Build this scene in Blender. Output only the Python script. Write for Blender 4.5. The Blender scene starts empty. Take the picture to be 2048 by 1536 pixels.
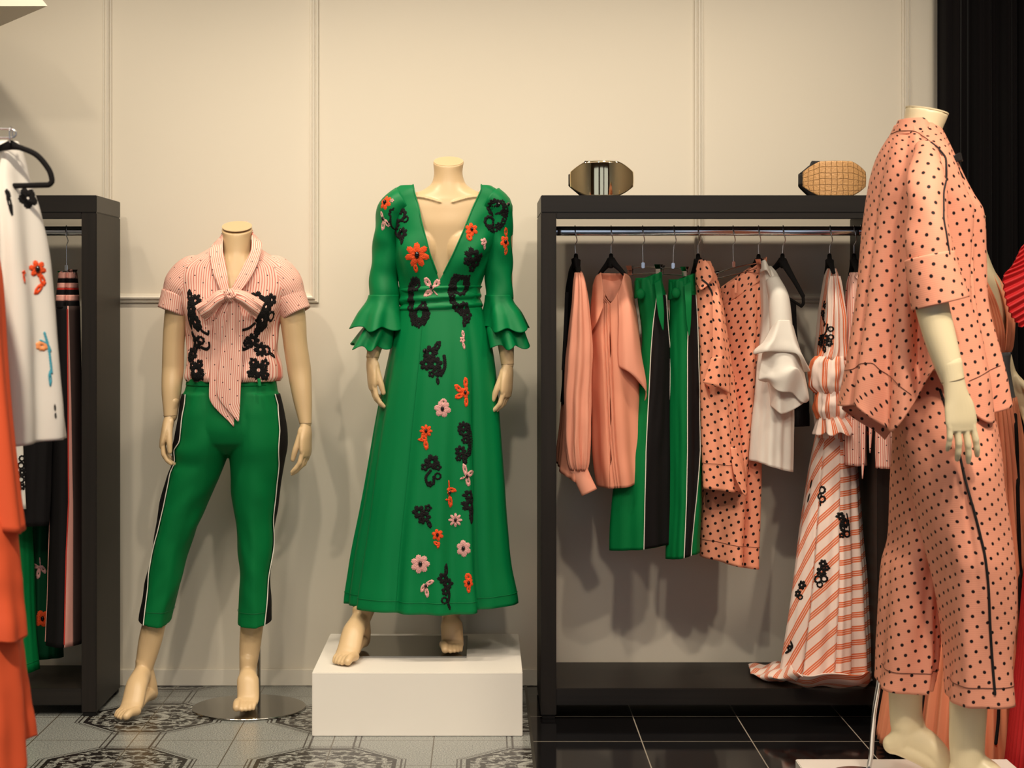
import bpy, bmesh, math, random
import numpy as np
from mathutils import Vector, Matrix, noise
from mathutils.bvhtree import BVHTree

random.seed(7)
PI = math.pi
sin, cos, rad = math.sin, math.cos, math.radians
COL = bpy.context.scene.collection

# ---------------------------------------------------------------- measures
# camera stands at the origin, 1.24 m up, looking along +Y
F, CX, CY, H = 3600.0, 968.0, 612.0, 1.24


def P(px, py, Y):
    return Vector(((px - CX) * Y / F, Y, H - (py - CY) * Y / F))


def ZZ(py, Y):
    return H - (py - CY) * Y / F


# ---------------------------------------------------------------- materials
def lin(c):
    c = c / 255.0
    return c / 12.92 if c <= 0.04045 else ((c + 0.055) / 1.055) ** 2.4


def rgb(r, g, b):
    return (lin(r), lin(g), lin(b), 1.0)


class NT:
    """small helper around a material's node tree"""

    def __init__(self, name):
        self.m = bpy.data.materials.new(name)
        self.m.use_nodes = True
        self.t = self.m.node_tree
        self.b = self.t.nodes['Principled BSDF']

    def n(self, kind, **kw):
        o = self.t.nodes.new(kind)
        for k, v in kw.items():
            setattr(o, k, v)
        return o

    def link(self, a, b):
        self.t.links.new(a, b)

    def put(self, sock, v):
        if hasattr(v, 'is_linked') or hasattr(v, 'links'):
            self.link(v, sock)
        else:
            sock.default_value = v

    def math(self, op, a, b=0.0, c=None, clamp=False):
        o = self.n('ShaderNodeMath', operation=op, use_clamp=clamp)
        self.put(o.inputs[0], a)
        self.put(o.inputs[1], b)
        if c is not None:
            self.put(o.inputs[2], c)
        return o.outputs[0]

    def vmath(self, op, a, b=(0, 0, 0)):
        o = self.n('ShaderNodeVectorMath', operation=op)
        self.put(o.inputs[0], a)
        self.put(o.inputs[1], b)
        return o.outputs['Value'] if op in ('LENGTH', 'DISTANCE') else o.outputs[0]

    def mapping(self, v, loc=(0, 0, 0), rot=(0, 0, 0), sc=(1, 1, 1)):
        o = self.n('ShaderNodeMapping')
        self.link(v, o.inputs[0])
        o.inputs[1].default_value = loc
        o.inputs[2].default_value = rot
        o.inputs[3].default_value = sc
        return o.outputs[0]

    def mix(self, f, a, b):
        o = self.n('ShaderNodeMix', data_type='RGBA')
        self.put(o.inputs[0], f)
        self.put(o.inputs[6], a)
        self.put(o.inputs[7], b)
        return o.outputs[2]

    def noise(self, v, scale, detail=2.0, dist=0.0, rough=0.5):
        o = self.n('ShaderNodeTexNoise')
        if v is not None:
            self.link(v, o.inputs['Vector'])
        o.inputs['Scale'].default_value = scale
        o.inputs['Detail'].default_value = detail
        o.inputs['Distortion'].default_value = dist
        o.inputs['Roughness'].default_value = rough
        return o.outputs['Fac']

    def coord(self, which='Object'):
        return self.n('ShaderNodeTexCoord').outputs[which]

    def sep(self, v):
        o = self.n('ShaderNodeSeparateXYZ')
        self.link(v, o.inputs[0])
        return o.outputs

    def comb(self, x, y, z=0.0):
        o = self.n('ShaderNodeCombineXYZ')
        self.put(o.inputs[0], x)
        self.put(o.inputs[1], y)
        self.put(o.inputs[2], z)
        return o.outputs[0]

    def bump(self, h, strength=0.3, dist=0.002):
        o = self.n('ShaderNodeBump')
        o.inputs['Strength'].default_value = strength
        o.inputs['Distance'].default_value = dist
        self.link(h, o.inputs['Height'])
        self.link(o.outputs[0], self.b.inputs['Normal'])

    def base(self, c):
        self.put(self.b.inputs['Base Color'], c)

    def set(self, rough=0.5, metal=0.0, spec=0.5, sheen=0.0, coat=0.0, trans=0.0):
        i = self.b.inputs
        i['Roughness'].default_value = rough
        i['Metallic'].default_value = metal
        i['Specular IOR Level'].default_value = spec
        i['Sheen Weight'].default_value = sheen
        i['Sheen Roughness'].default_value = 0.4
        i['Coat Weight'].default_value = coat
        i['Transmission Weight'].default_value = trans
        return self


def plain(name, c, rough=0.5, metal=0.0, spec=0.5, sheen=0.0, coat=0.0, bscale=0, bstr=0.2, bdist=0.001, vary=0.0):
    t = NT(name).set(rough, metal, spec, sheen, coat)
    if vary > 0:
        f = t.noise(t.coord(), 9.0, 3.0)
        d = (c[0] * (1 - vary), c[1] * (1 - vary), c[2] * (1 - vary), 1)
        t.base(t.mix(f, c, d))
    else:
        t.base(c)
    if bscale:
        t.bump(t.noise(t.coord(), bscale, 2.0), bstr, bdist)
    return t.m


def translucent(t, weight, col):
    """let some light through thin cloth"""
    tr = t.n('ShaderNodeBsdfTranslucent')
    t.put(tr.inputs[0], col)
    mx = t.n('ShaderNodeMixShader')
    mx.inputs[0].default_value = weight
    out = t.t.nodes['Material Output']
    t.link(t.b.outputs[0], mx.inputs[1])
    t.link(tr.outputs[0], mx.inputs[2])
    t.link(mx.outputs[0], out.inputs[0])


M = {}


def build_materials():
    # walls: warm white paint
    t = NT('cream_wall_paint').set(0.55, spec=0.3)
    f = t.noise(t.coord(), 1.3, 3.0)
    t.base(t.mix(f, rgb(226, 217, 201), rgb(220, 211, 193)))
    t.bump(t.noise(t.coord(), 180.0, 2.0), 0.05, 0.001)
    M['wall'] = t.m
    M['trim'] = plain('cream_trim_paint', rgb(226, 218, 203), 0.4)
    M['plinth'] = plain('white_lacquer', rgb(236, 230, 220), 0.35, vary=0.03)
    M['ceiling'] = plain('white_ceiling_paint', rgb(225, 222, 215), 0.8)
    # dark stained wood
    t = NT('dark_stained_wood').set(0.5, spec=0.25)
    v = t.mapping(t.coord(), sc=(60, 60, 2.2))
    f = t.noise(v, 1.0, 5.0, 0.4, 0.6)
    t.base(t.mix(f, rgb(40, 34, 29), rgb(20, 17, 15)))
    t.bump(f, 0.12, 0.001)
    M['wood'] = t.m
    t = NT('dark_stained_wood_board').set(0.42, spec=0.3)
    v = t.mapping(t.coord(), sc=(2.2, 60, 60))
    f = t.noise(v, 1.0, 5.0, 0.4, 0.6)
    t.base(t.mix(f, rgb(38, 33, 28), rgb(20, 17, 15)))
    t.bump(f, 0.10, 0.001)
    M['wood_h'] = t.m
    M['chrome'] = plain('polished_chrome', rgb(225, 225, 228), 0.12, 1.0)
    M['steel'] = plain('brushed_steel_plate', rgb(150, 148, 143), 0.16, 1.0)
    M['mirror_gold'] = plain('mirror_gold_metal', rgb(225, 205, 165), 0.05, 1.0)
    M['velvet'] = plain('black_flocked_plastic', rgb(20, 18, 18), 0.85, spec=0.2)
    M['skin'] = plain('mannequin_beige_gloss', rgb(208, 178, 136), 0.36, spec=0.45)
    M['skin_pale'] = plain('mannequin_ivory_gloss', rgb(240, 222, 182), 0.36, spec=0.45)
    # fabrics
    M['green'] = plain('green_crepe', rgb(0, 108, 54), 0.62, spec=0.15, bscale=420, bstr=0.10)
    M['green_d'] = plain('green_satin', rgb(0, 116, 62), 0.46, spec=0.2, bscale=420, bstr=0.05)
    M['green_shaded'] = plain('green_crepe_shaded', rgb(3, 64, 36), 0.7, spec=0.15, bscale=420, bstr=0.10)  # dress green with the shade inside the left rack put into its colour
    M['black'] = plain('black_crepe', rgb(17, 14, 15), 0.8, spec=0.2, bscale=380, bstr=0.1)
    M['lace_black'] = plain('black_crochet', rgb(13, 11, 12), 0.8, spec=0.25, bscale=330, bstr=0.9, bdist=0.004)
    M['lace_red'] = plain('orange_red_crochet', rgb(236, 84, 38), 0.8, spec=0.2, bscale=330, bstr=0.9, bdist=0.004, vary=0.15)
    M['lace_pink'] = plain('pink_crochet', rgb(226, 168, 162), 0.8, spec=0.2, bscale=330, bstr=0.9, bdist=0.004, vary=0.12)
    M['bead'] = plain('black_glass_bead', rgb(8, 8, 9), 0.12, spec=0.6)
    M['piping'] = plain('white_piping', rgb(232, 226, 212), 0.6)
    M['pipe_red'] = plain('red_piping', rgb(190, 48, 36), 0.7)
    M['pink'] = plain('pink_satin', rgb(232, 166, 152), 0.6)
    M['brown'] = plain('brown_crepe', rgb(58, 40, 36), 0.8)
    t = NT('salmon_chiffon').set(0.6, spec=0.25)
    t.base(rgb(238, 158, 128))
    t.bump(t.noise(t.coord(), 300, 2), 0.06, 0.001)
    translucent(t, 0.12, rgb(238, 158, 128))
    M['salmon'] = t.m
    t = NT('salmon_chiffon_light').set(0.6, spec=0.25)
    t.base(rgb(246, 170, 142))
    translucent(t, 0.15, rgb(246, 170, 142))
    M['salmon_l'] = t.m
    t = NT('white_crepe').set(0.6, spec=0.25)
    t.base(rgb(238, 232, 222))
    t.bump(t.noise(t.coord(), 300, 2), 0.05, 0.001)
    translucent(t, 0.15, rgb(238, 232, 222))
    M['white'] = t.m
    t = NT('orange_chiffon').set(0.6, spec=0.25)
    t.base(rgb(250, 104, 62))
    translucent(t, 0.15, rgb(250, 104, 62))
    M['orange'] = t.m
    M['coral'] = plain('coral_pleated_jersey', rgb(238, 150, 112), 0.55, spec=0.3)
    M['red'] = plain('red_pleated_crepe', rgb(196, 26, 30), 0.6)
    M['belt_grey'] = plain('grey_leather', rgb(120, 126, 130), 0.5, bscale=220, bstr=0.3)
    M['ribbon'] = plain('black_satin_ribbon', rgb(32, 29, 30), 0.22, spec=0.6)
    M['curtain'] = plain('black_velvet_curtain', rgb(17, 14, 15), 0.9, spec=0.1, sheen=0.04)
    M['elastic'] = plain('black_elastic_band', rgb(22, 18, 20), 0.7, bscale=200, bstr=0.4)
    M['teal'] = plain('teal_embroidery', rgb(60, 150, 170), 0.7)
    M['peach'] = plain('peach_embroidery', rgb(236, 150, 90), 0.7)
    M['dot_black'] = plain('black_trim_cord', rgb(14, 12, 14), 0.7)
    M['seam'] = plain('dark_stitch', rgb(92, 52, 40), 0.8)
    M['seam_skin'] = plain('mannequin_joint_line', rgb(120, 98, 74), 0.6)  # dark line round the wrist joints

    # croc leather
    t = NT('tan_croc_leather').set(0.38, spec=0.5)
    uv = t.coord('UV')
    br = t.n('ShaderNodeTexBrick')
    wob = t.n('ShaderNodeTexNoise')
    t.link(uv, wob.inputs['Vector'])
    wob.inputs['Scale'].default_value = 38.0
    wv = t.vmath('MULTIPLY', t.vmath('SUBTRACT', wob.outputs['Color'], (0.5, 0.5, 0.5)), (0.009, 0.007, 0.0))
    t.link(t.vmath('ADD', uv, wv), br.inputs['Vector'])
    br.offset = 0.0
    br.inputs['Scale'].default_value = 1.0
    br.inputs['Brick Width'].default_value = 0.0178
    br.inputs['Row Height'].default_value = 0.0165
    br.inputs['Mortar Size'].default_value = 0.0013
    br.inputs['Mortar Smooth'].default_value = 1.0
    nz = t.noise(uv, 160.0, 3.0)
    h = t.math('ADD', t.math('MULTIPLY', br.outputs['Fac'], -1.0), t.math('MULTIPLY', nz, 0.7))
    t.base(t.mix(br.outputs['Fac'], t.mix(nz, rgb(222, 172, 116), rgb(206, 154, 98)), rgb(196, 146, 94)))
    t.bump(h, 0.9, 0.003)
    M['croc'] = t.m

    # polka dots
    def polka(name, ground, sp, r, rotd, weave=1.0):
        t = NT(name).set(0.6, spec=0.22)
        uv = t.coord('UV')
        res = []
        for off in (0.0, 0.5):
            v = t.mapping(uv, loc=(off, off, 0), rot=(0, 0, rad(rotd)), sc=(1 / sp, 1 / sp, 0))
            fr = t.vmath('FRACTION', v)
            d = t.vmath('LENGTH', t.vmath('SUBTRACT', fr, (0.5, 0.5, 0.0)))
            res.append(t.math('SUBTRACT', 1.0, t.math('MULTIPLY', t.math('SUBTRACT', d, r / sp - 0.012), 40.0), clamp=True))
        f = t.math('MAXIMUM', res[0], res[1], clamp=True)
        t.base(t.mix(f, ground, rgb(24, 16, 20)))
        w = t.n('ShaderNodeTexWave', bands_direction='Y')
        t.link(uv, w.inputs['Vector'])
        w.inputs['Scale'].default_value = 75.0 * weave
        w.inputs['Distortion'].default_value = 1.0
        t.bump(w.outputs['Fac'], 0.10, 0.001)
        return t.m
    M['polka'] = polka('salmon_polka_dot_crepe', rgb(243, 163, 134), 0.0345, 0.0038, 22)
    M['polka_r'] = polka('salmon_polka_dot_crepe_shirting', rgb(240, 158, 126), 0.036, 0.0046, 24)

    # fine pinstripe with little dots
    t = NT('pink_pinstripe_cotton').set(0.65, spec=0.2)
    uv = t.coord('UV')
    s = t.sep(uv)
    fr = t.math('FRACT', t.math('DIVIDE', s[0], 0.0064))
    line = t.math('LESS_THAN', fr, 0.36)
    c = t.mix(line, rgb(242, 204, 188), rgb(214, 128, 112))
    dots = []
    for off in (0.0, 0.5):
        v = t.mapping(uv, loc=(off, off, 0), sc=(1 / 0.046, 1 / 0.046, 0))
        d = t.vmath('LENGTH', t.vmath('SUBTRACT', t.vmath('FRACTION', v), (0.5, 0.5, 0)))
        dots.append(t.math('LESS_THAN', d, 0.04))
    t.base(t.mix(t.math('MAXIMUM', dots[0], dots[1]), c, rgb(50, 30, 40)))
    M['pin'] = t.m

    # triple orange stripes on white, direction follows the UV angle
    def stripes(name, ang, period=0.034):
        t = NT(name).set(0.6, spec=0.2)
        uv = t.coord('UV')
        v = t.mapping(uv, rot=(0, 0, rad(ang)))
        s = t.sep(v)
        fr = t.math('FRACT', t.math('DIVIDE', s[0], period))
        band = t.math('LESS_THAN', fr, 0.44)
        fine = t.math('LESS_THAN', t.math('FRACT', t.math('DIVIDE', fr, 0.149)), 0.74)
        t.base(t.mix(t.math('MULTIPLY', band, fine), rgb(240, 218, 206), rgb(222, 116, 74)))
        translucent(t, 0.1, rgb(240, 210, 190))
        return t.m
    M['st_v'] = stripes('orange_striped_cotton_upright', 0)
    M['st_h'] = stripes('orange_striped_cotton_level', 84, 0.041)
    M['st_d'] = stripes('orange_striped_cotton_bias', 24, 0.041)
    M['st_e'] = stripes('orange_striped_cotton_steep', 46, 0.041)

    # patterned granite floor tiles
    def tilefloor():
        t = NT('patterned_floor_tile').set(0.28, spec=0.5)
        T, x0, y0 = 0.2862, -1.002, 5.427
        co = t.coord('Object')
        s = t.sep(co)
        def cell(v, o, p):
            q = t.math('FRACT', t.math('ADD', t.math('DIVIDE', t.math('SUBTRACT', v, o), p), 0.5))
            return t.math('MULTIPLY', t.math('ABSOLUTE', t.math('SUBTRACT', q, 0.5)), p)
        a, b = cell(s[0], x0, 2 * T), cell(s[1], y0, 2 * T)
        ga, gb = cell(s[0], x0, T), cell(s[1], y0, T)
        mx = t.math('MAXIMUM', a, b)
        sm = t.math('ADD', a, b)
        shape = t.math('MAXIMUM', t.math('SUBTRACT', sm, 0.262), t.math('SUBTRACT', mx, 0.192))
        inside = t.math('LESS_THAN', shape, 0.0)
        def ring(c, w):
            return t.math('LESS_THAN', t.math('ABSOLUTE', t.math('SUBTRACT', shape, c)), w)
        lines = t.math('MAXIMUM', ring(0.013, 0.0028), ring(0.024, 0.0018))
        # strips that join one ornament with the next
        st = t.math('LESS_THAN', t.math('ABSOLUTE', t.math('SUBTRACT', a, 0.062)), 0.003)
        st = t.math('MAXIMUM', st, t.math('LESS_THAN', t.math('ABSOLUTE', t.math('SUBTRACT', a, 0.078)), 0.002))
        st = t.math('MULTIPLY', st, t.math('GREATER_THAN', b, 0.19))
        lines = t.math('MAXIMUM', lines, st)
        # scrollwork: mirrored swirling leaves
        r = t.math('SQRT', t.math('ADD', t.math('MULTIPLY', a, a), t.math('MULTIPLY', b, b)))
        ang = t.math('ARCTAN2', b, a)
        mir = t.comb(a, b, 0.0)
        n1 = t.noise(mir, 17.0, 1.0, 2.6)
        w = t.math('SINE', t.math('ADD', t.math('MULTIPLY', ang, 6.0), t.math('ADD', t.math('MULTIPLY', r, 110.0), t.math('MULTIPLY', n1, 15.0))))
        leaf = t.math('GREATER_THAN', w, 0.10)
        vein = t.math('LESS_THAN', t.math('ABSOLUTE', t.math('SUBTRACT', w, 0.62)), 0.12)
        leaf = t.math('MULTIPLY', leaf, t.math('SUBTRACT', 1.0, vein))
        rim = t.math('GREATER_THAN', shape, -0.012)
        leaf = t.math('MULTIPLY', leaf, t.math('SUBTRACT', 1.0, rim))
        hub = t.math('LESS_THAN', t.math('ABSOLUTE', t.math('SUBTRACT', r, 0.045)), 0.008)
        leaf = t.math('MAXIMUM', leaf, hub)
        g = t.noise(co, 260.0, 3.0)
        gg = t.math('MULTIPLY', t.math('SUBTRACT', g, 0.36), 3.4, clamp=True)
        granite = t.mix(gg, rgb(164, 166, 160), rgb(78, 81, 79))
        orn = t.mix(leaf, rgb(24, 20, 20), t.mix(gg, rgb(168, 168, 160), rgb(116, 117, 112)))
        c = t.mix(inside, granite, orn)
        c = t.mix(lines, c, rgb(52, 48, 46))
        gr = t.math('LESS_THAN', t.math('MINIMUM', ga, gb), 0.0017)
        c = t.mix(gr, c, rgb(74, 66, 54))
        t.base(c)
        return t.m
    M['tile'] = tilefloor()

    def blacktile():
        t = NT('black_gloss_floor_tile').set(0.09, spec=0.5)
        co = t.coord('Object')
        s = t.sep(co)
        def cell(v, o, p):
            q = t.math('FRACT', t.math('ADD', t.math('DIVIDE', t.math('SUBTRACT', v, o), p), 0.5))
            return t.math('MULTIPLY', t.math('ABSOLUTE', t.math('SUBTRACT', q, 0.5)), p)
        g = t.math('LESS_THAN', t.math('MINIMUM', cell(s[0], 0.4496, 0.314), cell(s[1], 5.125, 0.312)), 0.0016)
        t.base(t.mix(g, rgb(17, 16, 17), rgb(150, 142, 128)))
        t.put(t.b.inputs['Roughness'], t.math('ADD', 0.07, t.math('MULTIPLY', g, 0.5)))
        return t.m
    M['blacktile'] = blacktile()


build_materials()


# ---------------------------------------------------------------- objects
def mesh_from(name, verts, faces, uvs=None, smooth=True):
    me = bpy.data.meshes.new(name)
    me.from_pydata([tuple(v) for v in verts], [], faces)
    if uvs is not None:
        ul = me.uv_layers.new(name='UVMap')
        ul.data.foreach_set('uv', np.array(uvs, dtype=np.float32).ravel())
    if smooth:
        me.polygons.foreach_set('use_smooth', [True] * len(me.polygons))
    me.update()
    return me


def link(name, me, m=None, parent=None):
    o = bpy.data.objects.new(name, me)
    COL.objects.link(o)
    if m is not None:
        if isinstance(m, str):
            m = M[m]
        o.data.materials.append(m)
    if parent is not None:
        adopt(o, parent)
    return o


def adopt(o, parent):
    o.parent = parent
    # vertices are in world metres; meshes already sit at the origin, only Empties carry an offset
    if parent.type == 'EMPTY':
        o.matrix_parent_inverse = Matrix.Translation(parent.location).inverted()


def tag(o, label, cat, group=None):
    o['label'] = label
    o['category'] = cat
    if group:
        o['group'] = group
    return o


def thing(name, label, cat, loc=(0, 0, 0), group=None):
    o = bpy.data.objects.new(name, None)
    COL.objects.link(o)
    o.empty_display_size = 0.05
    o.location = loc
    return tag(o, label, cat, group)


def struct(o):
    o['kind'] = 'structure'
    return o


def boxes(name, lst, m, parent=None, bevel=0.002, smooth=False):
    """lst of (x0,x1,y0,y1,z0,z1) merged in one mesh (one part)"""
    bm = bmesh.new()
    for (x0, x1, y0, y1, z0, z1) in lst:
        r = bmesh.ops.create_cube(bm, size=1.0)
        bmesh.ops.scale(bm, vec=(x1 - x0, y1 - y0, z1 - z0), verts=r['verts'])
        bmesh.ops.translate(bm, vec=((x0 + x1) / 2, (y0 + y1) / 2, (z0 + z1) / 2), verts=r['verts'])
    if bevel:
        bmesh.ops.bevel(bm, geom=bm.edges[:], offset=bevel, segments=2, affect='EDGES')
    me = bpy.data.meshes.new(name)
    bm.to_mesh(me)
    bm.free()
    return link(name, me, m, parent)


def pchip(K, t):
    """monotone cubic through the keys K (n,d), uniform index parameter mapped by chord length"""
    K = np.asarray(K, float)
    n = len(K)
    d = np.sqrt(((K[1:, :3] - K[:-1, :3]) ** 2).sum(1)) + 1e-6
    s = np.concatenate([[0], np.cumsum(d)])
    s = s / s[-1]
    h = np.diff(s)[:, None]
    dl = np.diff(K, axis=0) / h
    m = np.zeros_like(K)
    if n > 2:
        a, b = dl[:-1], dl[1:]
        w1 = 2 * h[1:] + h[:-1]
        w2 = h[1:] + 2 * h[:-1]
        with np.errstate(divide='ignore', invalid='ignore'):
            hm = (w1 + w2) / (w1 / a + w2 / b)
        m[1:-1] = np.where(a * b > 0, np.nan_to_num(hm), 0.0)
    m[0], m[-1] = dl[0], dl[-1]
    t = np.asarray(t, float)
    i = np.clip(np.searchsorted(s, t, side='right') - 1, 0, n - 2)
    hh = h[i]
    u = ((t - s[i])[:, None]) / hh
    return ((2 * u ** 3 - 3 * u ** 2 + 1) * K[i] + (u ** 3 - 2 * u ** 2 + u) * hh * m[i]
            + (-2 * u ** 3 + 3 * u ** 2) * K[i + 1] + (u ** 3 - u ** 2) * hh * m[i + 1])


def rows_px(Y, data):
    """(py, xleft, xright, depth_radius[, y shift]) measured at distance Y -> sections"""
    out = []
    for d in data:
        py, xl, xr, ry = d[:4]
        y = Y + (d[4] if len(d) > 4 else 0.0)
        out.append((((xl + xr) / 2 - CX) * y / F, y, ZZ(py, y), (xr - xl) / 2 * y / F, ry))
    return out


class Surf:
    """tube-like surface from elliptical sections; theta 0 faces the camera side (-Y), grows towards +X"""

    def __init__(s, rows, fold=None, pw=2.0, shear=0.0, zf=None, bulge=None):
        s.T = pchip(rows, np.linspace(0, 1, 401))
        s.fold, s.pw, s.shear, s.zf = fold, pw, shear, zf

    def row(s, t):
        k = min(max(t, 0.0), 1.0) * 400
        i = min(int(k), 399)
        f = k - i
        return s.T[i] * (1 - f) + s.T[i + 1] * f

    def t_at_z(s, z):
        zs = s.T[:, 2]
        if zs[0] > zs[-1]:
            return float(np.interp(-z, -zs, np.linspace(0, 1, 401)))
        return float(np.interp(z, zs, np.linspace(0, 1, 401)))

    def pt(s, th, t, off=0.0):
        cx, cy, z, rx, ry = s.row(t)[:5]
        sn, cs = sin(th), cos(th)
        if s.pw != 2.0:
            e = 2.0 / s.pw
            sn = math.copysign(abs(sn) ** e, sn)
            cs = math.copysign(abs(cs) ** e, cs)
        d = (s.fold(th, t) if s.fold else 0.0) + off
        x = (rx + d) * sn
        y = -(ry + d) * cs
        y -= s.shear * x
        if s.zf:
            z += s.zf(th, t)
        return Vector((cx + x, cy + y, z))

    def ang_px(s, px, t, lim=0.999):
        """angle at which the front of the surface passes under pixel column px"""
        cx, cy, z, rx, ry = s.row(t)[:5]
        x = (px - CX) * (cy - ry * 0.6) / F
        return math.asin(max(-lim, min(lim, (x - cx) / max(rx, 1e-4))))

    def edge(s, poly):
        """poly of (px, py) -> theta(t) along it"""
        y = float(s.T[200, 1])
        zs = [-ZZ(q[1], y) for q in poly]
        xs = [q[0] for q in poly]

        def f(t):
            return s.ang_px(float(np.interp(-s.row(t)[2], zs, xs)), t)
        return f


def grid_mesh(pts, closed=False):
    """pts[nv][nu] -> verts, faces, loop uvs in metres (u measured from the middle column)"""
    nv, nu = len(pts), len(pts[0])
    A = np.array([[tuple(p) for p in r] for r in pts])
    du = np.sqrt(((A[:, 1:] - A[:, :-1]) ** 2).sum(2))
    U = np.concatenate([np.zeros((nv, 1)), np.cumsum(du, 1)], 1)
    U -= U[:, nu // 2:nu // 2 + 1]
    dv = np.sqrt(((A[1:] - A[:-1]) ** 2).sum(2))
    V = -np.concatenate([np.zeros((1, nu)), np.cumsum(dv, 0)], 0)
    vm = V.mean(1, keepdims=True)
    V = V * 0.3 + vm * 0.7
    w = nu - 1 if closed else nu
    verts = A[:, :w].reshape(-1, 3)
    faces, uvs = [], []
    for i in range(nv - 1):
        for j in range(nu - 1):
            j2 = (j + 1) % w if closed else j + 1
            faces.append((i * w + j, (i + 1) * w + j, (i + 1) * w + j2, i * w + j2))
            uvs += [(U[i, j], V[i, j]), (U[i + 1, j], V[i + 1, j]), (U[i + 1, j + 1], V[i + 1, j + 1]), (U[i, j + 1], V[i, j + 1])]
    return verts, faces, uvs


def solidify(o, th, off=-1.0):
    if th:
        md = o.modifiers.new('Solidify', 'SOLIDIFY')
        md.thickness = th
        md.offset = off
    return o


def skin(name, S, m, parent=None, nu=96, nv=70, a0=None, a1=None, t0=0.0, t1=1.0, th=0.0022, off=0.0, uvR=None):
    """cloth shell over a Surf"""
    closed = a0 is None
    pts = []
    for i in range(nv):
        t = t0 + (t1 - t0) * i / (nv - 1)
        b0 = -PI if closed else (a0(t) if callable(a0) else a0)
        b1 = PI if closed else (a1(t) if callable(a1) else a1)
        pts.append([S.pt(b0 + (b1 - b0) * j / (nu - 1), t, off) for j in range(nu)])
    v, f, uv = grid_mesh(pts, closed)
    if uvR:
        uv = []
        A = []
        for i in range(nv):
            t = t0 + (t1 - t0) * i / (nv - 1)
            b0 = -PI if closed else (a0(t) if callable(a0) else a0)
            b1 = PI if closed else (a1(t) if callable(a1) else a1)
            A.append((b0, b1))
        for i in range(nv - 1):
            for j in range(nu - 1):
                for (q, w) in ((i, j), (i + 1, j), (i + 1, j + 1), (i, j + 1)):
                    an = A[q][0] + (A[q][1] - A[q][0]) * w / (nu - 1)
                    if an > PI and w == nu - 1 or an > PI + 1e-6:
                        an -= 2 * PI
                    uv.append((uvR * sin(an) if abs(an) < PI / 2 else uvR * (2 * (1 if an > 0 else -1) - sin(an)), pts[q][w].z))
    o = link(name, mesh_from(name, v, f, uv), m, parent)
    return solidify(o, th)


def patch(name, ctrl, m, parent=None, nu=24, nv=40, th=0.002, wrinkle=None, off=0.0):
    """cloth patch through a grid of (px,py,Y) control points"""
    C = [[P(*q) for q in r] for r in ctrl]
    rows = [pchip([tuple(p) for p in r], np.linspace(0, 1, nu)) if len(r) > 1 else None for r in C]
    cols = []
    for j in range(nu):
        cols.append(pchip([tuple(r[j]) for r in rows], np.linspace(0, 1, nv)))
    pts = []
    for i in range(nv):
        line = []
        for j in range(nu):
            p = Vector(cols[j][i])
            if wrinkle:
                p = p + wrinkle(j / (nu - 1), i / (nv - 1))
            line.append(p)
        pts.append(line)
    v, f, uv = grid_mesh(pts)
    o = link(name, mesh_from(name, v, f, uv), m, parent)
    return solidify(o, th, off)


def tube_vf(path, radii, nseg=20, n=None, side=None, cap=True, round_ends=True):
    """tube along 3D path; radii scalars or (ra, rb): ra along 'side', rb across"""
    path = [Vector(p) for p in path]
    R = [(r, r) if not isinstance(r, (tuple, list)) else r for r in radii]
    if n is None:
        n = max(len(path) * 5, 6)
    K = [(p.x, p.y, p.z, r[0], r[1]) for p, r in zip(path, R)]
    A = pchip(K, np.linspace(0, 1, n)) if len(path) > 1 else np.array(K)
    pts = [Vector(a[:3]) for a in A]
    rr = [(max(a[3], 1e-5), max(a[4], 1e-5)) for a in A]
    tang = []
    for i in range(n):
        a, b = pts[max(i - 1, 0)], pts[min(i + 1, n - 1)]
        t = (b - a)
        tang.append(t.normalized() if t.length > 1e-9 else Vector((0, 0, -1)))
    up = Vector(side) if side is not None else None
    if up is None:
        t0 = tang[0]
        up = Vector((1, 0, 0)) if abs(t0.x) < 0.8 else Vector((0, 1, 0))
    verts, faces = [], []
    rings = []
    def ring(c, t, ra, rb):
        nonlocal up
        if side is None:
            s_ = (up - t * up.dot(t)).normalized()
            up = s_
        else:
            s_ = (up - t * up.dot(t)).normalized()
        q = t.cross(s_)
        base = len(verts)
        for k in range(nseg):
            a = 2 * PI * k / nseg
            verts.append(c + s_ * (ra * cos(a)) + q * (rb * sin(a)))
        rings.append(base)
    if cap and round_ends:
        for f_ in (0.94, 0.7, 0.36):
            ra, rb = rr[0]
            k = math.sqrt(1 - f_ * f_)
            ring(pts[0] - tang[0] * min(ra, rb) * f_, tang[0], ra * k, rb * k)
    for i in range(n):
        ring(pts[i], tang[i], *rr[i])
    if cap and round_ends:
        for f_ in (0.36, 0.7, 0.94):
            ra, rb = rr[-1]
            k = math.sqrt(1 - f_ * f_)
            ring(pts[-1] + tang[-1] * min(ra, rb) * f_, tang[-1], ra * k, rb * k)
    for a, b in zip(rings[:-1], rings[1:]):
        for k in range(nseg):
            k2 = (k + 1) % nseg
            faces.append((a + k, a + k2, b + k2, b + k))
    if cap:
        faces.append(tuple(rings[0] + k for k in reversed(range(nseg))))
        faces.append(tuple(rings[-1] + k for k in range(nseg)))
    return verts, faces


def tube(name, path, radii, m, parent=None, nseg=12, n=None, side=None, cap=True, round_ends=True):
    if not isinstance(radii, (list,)):
        radii = [radii] * len(path)
    v, f = tube_vf(path, radii, nseg, n, side, cap, round_ends)
    return link(name, mesh_from(name, v, f), m, parent)


def tube_px(path):
    """(px,py,Y,rpx[,ratio]) -> world path, radii"""
    pts, rs = [], []
    for q in path:
        pts.append(P(*q[:3]))
        r = q[3] * q[2] / F
        rs.append((r, r * (q[4] if len(q) > 4 else 1.0)))
    return pts, rs


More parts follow.
